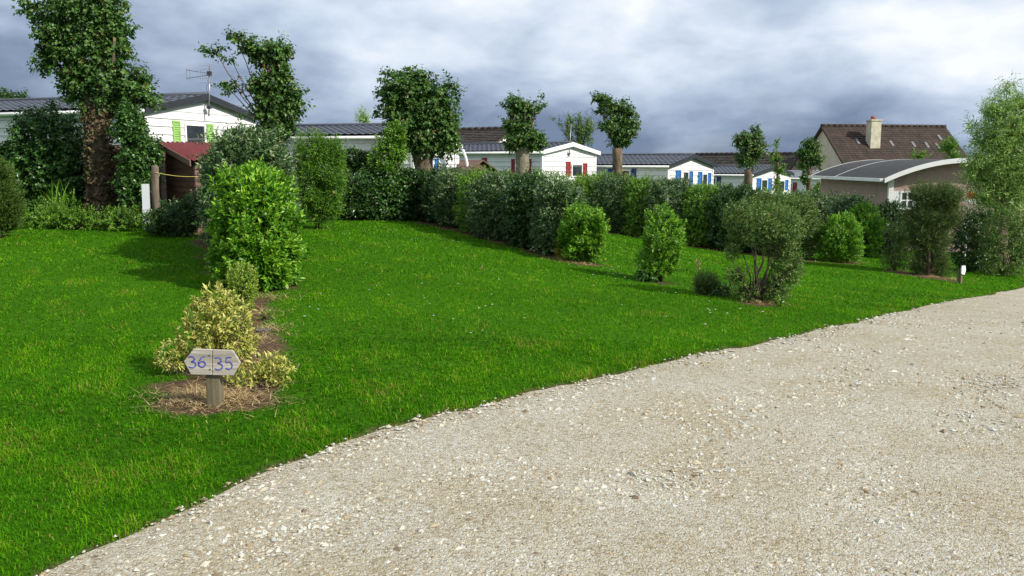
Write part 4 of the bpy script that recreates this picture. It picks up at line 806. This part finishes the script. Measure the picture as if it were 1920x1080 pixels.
tree('pollarded tree with leaning fan crown above the blue-shuttered home', 1157, None, 33, (1158, 278), .18, [(1130, 190, .05), (1150, 205, .06), (1172, 200, .06), (1185, 225, .05)],
     [(1150, 205, 20, 18), (1175, 215, 17, 22), (1145, 235, 22, 18), (1172, 245, 24, 22), (1160, 262, 22, 14), (1125, 185, 14, 9), (1135, 195, 12, 9), (1122, 212, 10, 9), (1187, 235, 10, 20)], 900, scale=1.0, sparse=[(1170, 188, 5, 8, 8), (1115, 180, 4, 4, 4)])
tree('dark pollarded tree directly left of the thin sapling', 1402, None, 37, (1403, 318), .16, [(1395, 265, .05), (1415, 260, .05)],
     [(1400, 262, 22, 16), (1410, 280, 26, 20), (1400, 298, 22, 16), (1418, 252, 12, 11), (1385, 268, 9, 11)], 800, scale=1.0, sparse=[(1412, 240, 5, 6, 6), (1432, 272, 10, 10, 12), (1420, 236, 4, 3, 3)])
tree('small pollard with drooping side growth in front of the cream house', 1515, None, 42, (1518, 318), .13, [(1512, 280, .05), (1525, 280, .05)],
     [(1520, 272, 18, 11), (1512, 288, 18, 13), (1530, 295, 13, 18), (1506, 312, 9, 14), (1508, 335, 9, 9)], 560, scale=1.05, sparse=[(1536, 310, 6, 14, 10), (1495, 285, 5, 4, 4)])
tree('thin pale sapling before a blue-shuttered gable', 1457, None, 41, (1458, 300), .05, [(1454, 280, .03), (1460, 290, .03)],
     [(1456, 300, 13, 11), (1460, 318, 9, 12), (1455, 345, 8, 14)], 170, 'lime', 2.2, name='sapling', group=None, sparse=[(1455, 275, 6, 12, 12), (1457, 265, 4, 4, 5)])
tree('silvery willow overhanging the right edge, its top strands blown sideways', 1885, None, 24, (1875, 300), .16, [(1870, 200, .05), (1900, 220, .06), (1850, 250, .05), (1910, 270, .05)],
     [(1872, 205, 38, 28), (1862, 255, 44, 40), (1905, 240, 40, 50), (1890, 310, 70, 50), (1840, 310, 34, 40), (1900, 365, 60, 36), (1850, 365, 40, 28), (1930, 190, 30, 30), (1960, 280, 60, 70)], 3600, 'willow', 1.1, name='willow_tree', group=None,
     sparse=[(1885, 165, 14, 10, 16), (1890, 155, 16, 4, 8), (1910, 180, 14, 10, 12), (1818, 240, 10, 12, 10), (1810, 330, 8, 16, 8)], wind=(.6, 0, 0), bark='bark')
tree('dark rounded treetop at the far left edge', 15, None, 55, (15, 215), .3, [(5, 190, .1), (30, 192, .1)], [(0, 185, 32, 18), (35, 188, 26, 14), (15, 200, 45, 14)], 500, 'dark', 3.2, name='broadleaf_tree', group=None)
tree('pale windswept treetop peeping over the home with the shaded blue shutter', 686, None, 48, (686, 232), .1, [(684, 222, .04)], [(683, 222, 11, 9)], 70, 'willow', 1.7, name='windswept_tree', group=None, wind=(-.5, 0, 0))
tree('light green small tree against the right end of the brown roof', 1782, None, 40, (1782, 310), .1, [(1780, 280, .05)], [(1780, 275, 18, 14), (1786, 300, 16, 18)], 220, 'lime', 2.2, name='small_tree', group=None)
tree('light green sprig showing above the middle of the curved roof', 1722, None, 45, (1722, 310), .05, [(1724, 295, .03)], [(1722, 292, 15, 7)], 70, 'lime', 2.4, name='sapling', group=None)
# ------------------------------------------------------------------ shrubs
def shrub(label, base, w, h, dep=None, species='laurel', dens=1400, p=3.2, scale=1., depthf=.35, lump=.07, name='hedge_shrub', cat='shrub', group=None, rz=0, z0=.0, nst=4, blobs=None, extra=None, lscale=.5):
    base = np.asarray(base, float); base = np.array((base[0], base[1], float(hz(base[0], base[1])))); dep = dep or w
    root = empty(name, base, label, cat, group); zc = base[2]+z0+(h-z0)/2
    bl = blobs or [((base[0], base[1], zc), (w/2, dep/2, (h-z0)/2), p)]
    foliage('foliage', root, base, bl, species, dens, scale, depthf, lump, lscale, extra, base[2])
    rg = np.random.default_rng(SEED[0]+5)
    stems(root, base, base, [base+np.array((rg.uniform(-.35, .35)*w, rg.uniform(-.3, .3)*dep, h*rg.uniform(.6, .85))) for _ in range(nst)], .018, seed=SEED[0])
    return root, bl
def hpx(base, top_py):       # height of a thing standing at base whose top shows at a photo row
    r = ray(960, top_py); return float((C0+r*(base[1]/r[1]))[2]-hz(base[0], base[1]))
def wpx(base, px): return px*depth(base)/F
hB = hpx(BIG, 312); print('big', BIG, hB)
r0, bl = shrub('big bright green laurel bush in the foreground', BIG+np.array((0, .55, 0)), 1, hB, species='laurel', dens=4100, scale=1.28, name='laurel_bush', nst=6,
      blobs=[((BIG[0]-.05, BIG[1]+.6, hB*.5+.05), (.45, .52, hB*.49), 3.2), ((BIG[0]+.0, BIG[1]+.38, hB*.33), (.40, .42, hB*.27), 2.3), ((BIG[0]-.05, BIG[1]+.5, hB*.3), (.44, .45, hB*.26), 2.3)], lump=.12, lscale=.4)
# some of its leaves as separate pieces
def leaf_pieces(parent, org, bl, n, m, ll, lw, seed, edge=False, upb=.9):
    rg = np.random.default_rng(seed); Pt, G = blob_points(bl, n*5, rg, .05, .06, .45, seed)
    k = (G[:, 1] < -.1) & (Pt[:, 2] > .1); Pt, G = Pt[k][:n], G[k][:n]
    metas = []
    for j in range(4):
        V, T, tn, ed = leaf_arrays(np.zeros((1, 3)), np.array([[1., 0, 0]]), np.array([[0, 0, 1.]]), np.array([ll]), np.array([lw]), np.array([.35+.2*j]), 1, .2, .12+.05*j)
        metas.append(tri_mesh('leaf', V, T, m, tn, ed))
    for i in range(len(Pt)):
        d = nrm(G[i]+np.array((0, 0, upb))+rg.normal(0, .6, 3)); up = nrm(G[i]+np.array((0, 0, .5))+rg.normal(0, .3, 3)); y = nrm(np.cross(up, d)); z = np.cross(d, y)
        o = link('leaf', metas[i % 4], parent); sc2 = rg.uniform(.75, 1.25); M = Matrix([(d[0]*sc2, y[0]*sc2, z[0]*sc2, Pt[i][0]-org[0]), (d[1]*sc2, y[1]*sc2, z[1]*sc2, Pt[i][1]-org[1]), (d[2]*sc2, y[2]*sc2, z[2]*sc2, Pt[i][2]-org[2]), (0, 0, 0, 1)]); o.matrix_basis = M
leaf_pieces(r0, np.array(r0.location), bl, 280, 'leaf_laurel', .085, .04, 51)
hB2 = hpx(BIG2, 252)
gdir = (BIG3-BIG); gdir[2] = 0; gdir /= np.linalg.norm(gdir)
def rowpt(px, dd): q = PD(px, 450, depth(BIG)+dd); return np.array((q[0], q[1], float(hz(q[0], q[1]))))
q = rowpt(472, 2.3); shrub('tall silvery green shrub rising right behind the big bright laurel', q, wpx(q, 136), hpx(q, 250), 1.5, 'grey', 3800, 3.4, 1.15, name='hedge_shrub', nst=6, lump=.09)
q = rowpt(442, 3.6); shrub('silvery shrub at the rear of the left-hand row, mostly hidden', q, wpx(q, 84), hpx(q, 275), 1.3, 'grey', 1500, 3.2, 1.25)
q = rowpt(432, 4.7); shrub('dark rearmost shrub of the left-hand row, against the red-roofed shed', q, wpx(q, 70), hpx(q, 300), 1.0, 'dark', 900, 3.2, 1.25)
q = P(478, 590); shrub('small yellow-green upright shrub between the laurel and the variegated bush', P(455, 580), .30, hpx(P(455, 580), 497), .26, 'bright', 330, 3, .6, name='young_shrub', lump=.03, nst=3)
q = P(500, 600); shrub('sparse seedling on the bare bed behind the marker', q, .16, .12, .14, 'lime', 14, 2, .5, name='seedling', nst=2, lump=.02)
# variegated
def vshrub(label, base, blobs, n, seed, lf, nst):
    base = np.array((base[0], base[1], float(hz(base[0], base[1])))); root = empty('variegated_shrub', base, label, 'shrub'); rg = np.random.default_rng(seed)
    Pt, G = blob_points(blobs, n, rg, .55, .04, .3, seed, base[2]+.02); D = G+np.array((0, 0, .7))+rg.normal(0, .35, G.shape); L = np.full(len(Pt), .075)
    a = shoot_leaves(Pt-nrm(D)*.04, D, L, 8, lf, lf*.40, rg, (1.05, .4), .15, (.45, .22), .15); V, T, tn, ed = leaf_arrays(*a, detail=1)
    o = link('foliage', tri_mesh('foliage', V-base, T, 'leaf_variegated', tn, ed), root); o['kind'] = 'stuff'
    stems(root, base, base, [b[0]+rg.normal(0, .05, 3) for b in blobs for _ in range(nst)], .008, seed=seed); leaf_pieces(root, base, blobs, min(n, 280), 'leaf_variegated', lf*1.1, lf*.42, seed+3)
    return root
vb = P(412, 712); s = depth(vb)/F; Dv = depth(vb)
bx_ = lambda x, y, rx, ry, dy=0: (PY(x, y, Dv)+np.array((0, dy, 0)), (rx*s, rx*s*.8, ry*s), 2.2)
vshrub('yellow variegated bush growing behind the pitch marker', vb, [bx_(408, 608, 58, 42, .05), bx_(402, 575, 38, 28, .1), bx_(445, 645, 38, 30), bx_(365, 640, 42, 30), bx_(326, 670, 26, 24, -.05), bx_(415, 655, 55, 35, .15)], 520, 71, .052, 2)
vb2 = P(480, 735); s = depth(vb2)/F; Dv = depth(vb2)
vshrub('low pale variegated sprawl to the right of the pitch marker', vb2, [bx_(498, 700, 38, 26, .1), bx_(455, 715, 30, 20), bx_(432, 735, 16, 14), bx_(522, 708, 20, 20)], 150, 72, .048, 2)
# left background
q = P(95, 428)
def pxshrub(label, base_px, D, lst, species, dens, scale=1., name='shrub', cat='shrub', group=None, p=2.3, depthf=.45, lump=.08, nst=4, r=.02, m='twig', wind=(0, 0, 0)):
    b = PD(base_px, 400, D); base = np.array((b[0], b[1], float(hz(b[0], b[1])))); root = empty(name, base, label, cat, group); bl = blobs_px(lst, D, p=p)
    foliage('foliage', root, base, bl, species, dens, scale, depthf, lump, .5, None, base[2], wind); rg = np.random.default_rng(int(base_px))
    stems(root, base, base, [bl[rg.integers(len(bl))][0]+rg.normal(0, .1, 3) for _ in range(nst)], r, m, seed=int(base_px)+3); return root
pxshrub('dense dark climber-covered shrub left of the tallest trunk', 95, TBd+.9, [(90, 250, 60, 45), (70, 320, 65, 60), (130, 320, 50, 60), (60, 385, 60, 40), (135, 385, 45, 40), (40, 290, 35, 30), (15, 335, 40, 55)], 'ivy', 4200, 1.0, lump=.12)
pxshrub('leafy climber over the hut right of the tallest trunk', 250, 17.9, [(246, 235, 24, 32), (262, 290, 32, 42), (246, 345, 22, 42), (272, 330, 16, 28)], 'ivy', 1500, .95)
pxshrub('rounded golden conifer cut by the left edge', 0, 15.5, [(-2, 385, 38, 50), (-5, 340, 26, 36)], 'conifer', 2600, 1.0, name='conifer', p=2.2, lump=.04)
pxshrub('dark low shrub in the shade at the foot of the shed', 335, 16.4, [(335, 410, 38, 32), (300, 415, 26, 24), (360, 400, 20, 32)], 'dark', 900, .95)
pxshrub('rank green weeds along the foot of the left shrubs', 110, 17.3, [(60, 412, 40, 22), (110, 408, 40, 26), (160, 412, 35, 22), (225, 415, 40, 18), (265, 418, 30, 18)], 'lime', 1500, .9, name='weeds', cat='weeds', lump=.2, depthf=.8)
def reeds(label, bpx, n, hgt, seed):
    rg = np.random.default_rng(seed); b = P(*bpx); root = empty('reed_clump', b, label, 'plant'); V, T = [], []
    for i in range(n):
        a = rg.uniform(0, 6.28); ln = rg.uniform(.1, .5); h = hgt*rg.uniform(.6, 1.1); d = np.array((math.cos(a), math.sin(a), 0)); sd = np.array((-d[1], d[0], 0))*.012; k = len(V); c = np.array((rg.normal(0, .12), rg.normal(0, .12), 0))
        for t_ in (0, .35, .7): pp = c+d*ln*h*t_**2+np.array((0, 0, h*t_*(1-.25*t_*ln*2))); V += [pp-sd*(1-.4*t_), pp+sd*(1-.4*t_)]
        V.append(c+d*ln*h+np.array((0, 0, h*(1-.5*ln)))); T += [(k, k+1, k+3), (k, k+3, k+2), (k+2, k+3, k+5), (k+2, k+5, k+4), (k+4, k+5, k+6)]
    o = link('blades', tri_mesh('blades', np.array(V), np.array(T), 'leaf_lime', np.repeat(rg.random(n), 7)*.8+.1), root); o['kind'] = 'stuff'
reeds('clump of long arching blades left of the tall trunk', (110, 426), 60, 1.1, 5)
# willowy shrub, back hedge
pxshrub('loose willowy shrub with a leaning yellowish stem', 590, 19.3, [(590, 285, 32, 30), (615, 330, 32, 40), (580, 340, 28, 50), (605, 385, 30, 28), (628, 290, 14, 24)], 'brush', 2400, 1.0, nst=3)
q0, q1 = P(582, 413), PD(625, 360, 19); MB().tube([np.zeros(3)-(0, 0, .05), (q1-q0)*.5+(0, 0, .03), q1-q0], (.055, .05, .035), 8).build('stem', 'bark_yellow', [x for x in bpy.data.objects if x.get('label', '').startswith('loose willowy')][0], True).location = Vector(q0)-[x for x in bpy.data.objects if x.get('label', '').startswith('loose willowy')][0].location
GB = 'shrubs of the back hedge'
for (x, tpy, wd, sp, lb) in ((645, 335, 1.5, 'dark', 'broad dark shrub of the back hedge next to the willowy shrub'), (705, 325, 1.5, 'ivy', 'middle dark green shrub of the back hedge below the shaded blue shutter'), (763, 322, 1.3, 'dark', 'right-hand dark shrub of the back hedge at the corner')):
    b = P(x, 414); shrub(lb, b+np.array((0, .5, 0)), wd, hpx(b+np.array((0, .5, 0)), tpy), 1.0, sp, 1900, 3.2, 1.3, group=GB, lump=.1)
pxshrub('light green bush climbing up the left side of the broad tree', 735, 23, [(735, 275, 26, 28), (722, 305, 30, 28), (745, 250, 16, 20)], 'lime', 800, 1.5)
pxshrub('low rounded bush under the shaded blue shutter', 668, 23.5, [(660, 305, 30, 18), (690, 312, 24, 18)], 'dark', 500, 1.6)
# hedge rows
def along(a, b, t): q = a+(b-a)*t; return np.array((q[0], q[1], float(hz(q[0], q[1]))))
G1 = 'shrubs of the hedge in the middle of the lawn'
R1 = [(.0, .95, 322, 'dark', 'dark green first shrub of the middle hedge, farthest back'), (.17, 1.15, 325, 'grey', 'grey-green second shrub of the middle hedge counted from the back'), (.34, .8, 328, 'lime', 'narrow bright green shrub wedged into the far half of the middle hedge'),
      (.52, 1.25, 330, 'grey', 'widest silvery shrub at the centre of the middle hedge'), (.72, .9, 336, 'dark', 'plain green shrub second from the near end of the middle hedge'), (.90, .78, 350, 'grey', 'pale silvery shrub closing the near end of the middle hedge')]
nd = ROW1B-ROW1A; nv = np.array((nd[1], -nd[0], 0)); nv = -nv/np.linalg.norm(nv)*(1 if nv[0] < 0 else -1)
if nv[0] < 0: nv = -nv
for t, wd, tpy, sp, lb in R1:
    b = along(ROW1A, ROW1B, t)+nv*.45; L1 = np.linalg.norm(nd)*.2; shrub(lb, b, wd+.05, hpx(b, tpy), (max(1.5, L1*1.05) if t < .85 else 1.15), sp, 2000, 3.4, 1.15, group=G1, lump=.09)
b = P(1056, 488); shrub('small yellowing plant squeezed between silvery hedge end and round bush', b+np.array((0, .25, 0)), .22, hpx(b, 430), .2, 'yellow', 150, 2.4, .8, name='yellow_plant', lump=.03)
b = ROUND1+np.array((0, .15, 0)); shrub('rounded bright green bush just past the end of the middle hedge', b, wpx(b, 78), hpx(b, 387), wpx(b, 70), 'laurel', 1300, 2.3, .95, name='round_bush', lump=.11)
b = BUSH2+np.array((0, .2, 0)); hb = hpx(b, 396); shrub('upright yellow-green bush standing alone on the lawn', b, .5, hb, species='laurel', dens=1050, scale=.8, name='upright_bush',
      blobs=[((b[0]+.02, b[1], b[2]+hb*.66), (wpx(b, 34), wpx(b, 30), hb*.34), 2.4), ((b[0]-.05, b[1], b[2]+hb*.3), (wpx(b, 29), wpx(b, 28), hb*.3), 2.4), ((b[0]+.08, b[1], b[2]+hb*.35), (wpx(b, 26), wpx(b, 25), hb*.22), 2.2)], lump=.10)
# open shrub with visible stems
b = OPEN+np.array((0, .15, 0)); b[2] = float(hz(b[0], b[1])); D = depth(b)
root = empty('open_shrub', b, 'open twiggy shrub with bare fanning stems nearest the drive', 'shrub')
bl = blobs_px([(1430, 420, 62, 38), (1395, 410, 36, 32), (1475, 430, 30, 45), (1470, 490, 24, 36, -.1), (1375, 460, 16, 30), (1380, 515, 20, 18), (1425, 555, 40, 20), (1455, 530, 26, 32, -.1), (1482, 505, 22, 30), (1400, 545, 28, 20), (1445, 545, 36, 22, .1)], D, p=2.3)
foliage('foliage', root, b, bl, 'olive', 3300, .70, .7, .06, .35, None, b[2]); rg = np.random.default_rng(12)
stems(root, b, b, [PD(x, y, D)+np.array((0, rg.uniform(-.2, .2), 0)) for x, y in ((1370, 480), (1385, 440), (1395, 400), (1410, 430), (1420, 400), (1435, 440), (1450, 400), (1465, 430), (1480, 460), (1490, 410), (1495, 480), (1480, 520), (1400, 500), (1445, 480), (1375, 530), (1430, 470))], .013, seed=4, wob=.03)
b = P(1322, 552); shrub('low dark weedy tuft beside the open twiggy shrub', b, .34, hpx(b, 516), .3, 'fuzzy', 420, 2.1, .8, name='weed_tuft', cat='weeds', lump=.03)
b = P(1352, 556); shrub('small leafy weed at the foot of the open twiggy shrub', b, .24, .14, .2, 'ivy', 50, 2.1, .7, name='leafy_weed', cat='weeds', lump=.02, nst=2)
b = P(1215, 528); shrub('broad-leaved weeds at the foot of the upright bush', b, .3, .15, .25, 'ivy', 60, 2.1, .8, name='leafy_weed', cat='weeds', lump=.02, nst=2)
b = P(1316, 540); dk = empty('dead_stalk', b, 'dry brown dock stalk standing behind the weedy tuft', 'dead plant'); D = depth(b); tp = PD(1308, 490, D)-b
MB().tube([np.zeros(3)-(0, 0, .02), tp*.6, tp], (.006, .005, .003), 6).build('stem', 'straw', dk)
rg = np.random.default_rng(3); k = 60; V, T, tn, _ = leaf_arrays(tp*.72+tp*.28*rg.random((k, 1))+rg.normal(0, .018, (k, 3)), rg.normal(size=(k, 3))+(0, 0, 1), rg.normal(size=(k, 3)), np.full(k, .03), np.full(k, .016), rg.random(k)); o = link('seed_head', tri_mesh('seed_head', V, T, 'straw', tn), dk); o['kind'] = 'stuff'
b = P(1462, 576); shrub('pale upright weed leaf under the open twiggy shrub', b, .08, .14, .08, 'lime', 10, 2, .9, name='leafy_weed', cat='weeds', lump=.01, nst=1)
G2 = 'shrubs of the long right-hand hedge'
R2 = [(.0, .9, 335, 'lime', 'light green first shrub of the right-hand hedge, behind the silvery hedge end'), (.14, 1.2, 334, 'grey', 'dark grey shrub of the right-hand hedge under the leaning pollard'), (.27, .8, 337, 'lime', 'narrow green shrub in the right-hand hedge left of its widest dark shrub'),
      (.42, 1.35, 340, 'grey', 'widest dark grey shrub of the right-hand hedge, left of the upright bush'), (.56, .9, 350, 'lime', 'yellow-green shrub in the right-hand hedge behind the upright bush'), (.70, 1.3, 354, 'dark', 'deep green shrub of the right-hand hedge left of the open twiggy shrub'),
      (.85, 1.2, 362, 'olive', 'olive shrub of the right-hand hedge hidden behind the open twiggy shrub'), (.95, .80, 376, 'olive', 'brownish olive shrub ending the right-hand hedge')]
nd = ROW2B-ROW2A; L2 = np.linalg.norm(nd)
nv = np.array((-nd[1], nd[0], 0)); nv /= np.linalg.norm(nv); nv = nv if nv[0] > 0 else -nv
for t, wd, tpy, sp, lb in R2:
    b = along(ROW2A, ROW2B, t)+nv*(.5 if t < .9 else .35); shrub(lb, b, wd+.25, hpx(b, tpy), 1.55 if t < .9 else 1.1, sp, 1750, 3.4, 1.25, group=G2, lump=.1)
for i_, (x, y_, tp_, w2, sp, lb) in enumerate(((1410, 400, 362, 2.2, 'lime', 'light green hedge stretch behind the open twiggy shrub'), (1500, 400, 365, 2.4, 'grey', 'silvery hedge stretch under the small drooping pollard'), (1570, 402, 372, 2.2, 'grey', 'silvery hedge stretch in front of the chalet corner'), (1130, 372, 328, 2.6, 'lime', 'bright leafy growth under the red-shuttered gable'), (900, 372, 322, 2.4, 'lime', 'hedge stretch behind the middle hedge under the small hut'), (1010, 375, 326, 2.8, 'lime', 'hedge stretch at the foot of the stout pollard'), (1250, 385, 345, 3.0, 'lime', 'light hedge stretch below the bright blue shutters'), (1340, 390, 352, 2.8, 'lime', 'light hedge stretch between blue-shuttered homes'))):
    b = PD(x, 380, 30.5 if x < 1400 else 28.5); shrub(lb, b, w2, hpx(b, tp_), 1.2, sp, 1100, 3.2, 1.6, name='hedge_shrub', lump=.12)
b = ROUND3+np.array((0, .1, 0)); shrub('rounded yellow-green bush in front of the brownish hedge end', b, wpx(b, 72), hpx(b, 407), wpx(b, 70), 'laurel', 1300, 2.6, 1.0, name='round_bush', lump=.11)
b = ROUND4+np.array((0, .1, 0)); shrub('smaller bright bush right of the rounded yellow-green bush', b, wpx(b, 42), hpx(b, 404), wpx(b, 42), 'laurel', 1000, 2.8, 1.1, name='round_bush', lump=.06)
b = PD(1625, 400, 25.5); shrub('bright green bush just left of the chalet shutters', b, .85, hpx(b, 386), 1.0, 'laurel', 700, 2.8, 1.2, name='hedge_shrub')
b = PD(1595, 400, 26.5); shrub('grey-green rounded shrub in front of the chalet wall', b, 1.25, hpx(b, 370), 1.3, 'grey', 1100, 2.6, 1.4, name='hedge_shrub')
b = PD(1668, 400, 27); shrub('dark green bush beneath the chalet window', b, 1.0, hpx(b, 382), .9, 'dark', 800, 2.6, 1.4, name='hedge_shrub')
pxshrub('green bush left of the chalet wall below maroon shutters', 1540, 40, [(1540, 360, 18, 12), (1530, 372, 16, 14)], 'lime', 350, 2.0)
# feathery shrub and right-hand bushes
b = FUZZ+np.array((0, .25, 0)); b[2] = float(hz(b[0], b[1])); D = depth(b); root = empty('feathery_shrub', b, 'tall feathery shrub with flat clipped top by the right marker', 'shrub')
bl = blobs_px([(1755, 366, 46, 18), (1750, 400, 38, 30), (1745, 445, 32, 32), (1743, 488, 24, 30), (1728, 500, 18, 20), (1762, 498, 16, 22), (1780, 390, 18, 34), (1722, 425, 18, 34)], D, p=2.5)
foliage('foliage', root, b, bl, 'fuzzy', 5200, 1.2, .6, .08, .4, None, b[2]); rg = np.random.default_rng(2)
stems(root, b, b, [PD(x, y, D) for x, y in ((1715, 400), (1735, 370), (1750, 380), (1770, 370), (1790, 400), (1730, 440), (1765, 430), (1750, 345))], .022, seed=9); MB().tube([(0, 0, -.05), (.02, 0, .3), (0, 0, .65)], (.05, .04, .03), 9).build('stem', 'twig', root, True)
b = LOWD+np.array((0, .2, 0)); D = depth(b); b[2] = float(hz(b[0], b[1])); root = empty('low_shrub', b, 'low dark loose shrub left of the tall feathery shrub', 'shrub')
foliage('foliage', root, b, blobs_px([(1685, 435, 28, 18), (1680, 485, 30, 24), (1700, 460, 20, 28)], D), 'olive', 620, .95, .55, .06, .4, None, b[2]); stems(root, b, b, [PD(x, y, D) for x, y in ((1665, 440), (1680, 430), (1695, 430), (1705, 450), (1670, 480))], .014, seed=19)
b = P(1870, 487)+np.array((0, .4, 0)); shrub('rounded olive shrub at the right edge in front of the clipped hedge', b, wpx(b, 78), hpx(b, 415), wpx(b, 70), 'olive', 1500, 2.6, 1.05, name='shrub', lump=.09)
b = P(1925, 492)+np.array((0, .5, 0)); shrub('dark shrub cut off by the right edge', b, wpx(b, 70), hpx(b, 412), wpx(b, 70), 'dark', 1300, 2.6, 1.1, name='shrub', lump=.09)
for x, lb in ((1828, 'clipped low hedge piece left of the willow foot'), (1888, 'clipped low hedge piece with flat yellowish top under the willow')):
    b = PD(x, 420, 21.5 if x > 1850 else 22.5); shrub(lb, b, .95, hpx(b, 396), .7, 'dark' if x < 1850 else 'olive', 700, 5, 1.3, name='clipped_hedge', cat='hedge')
bpy.context.view_layer.update()
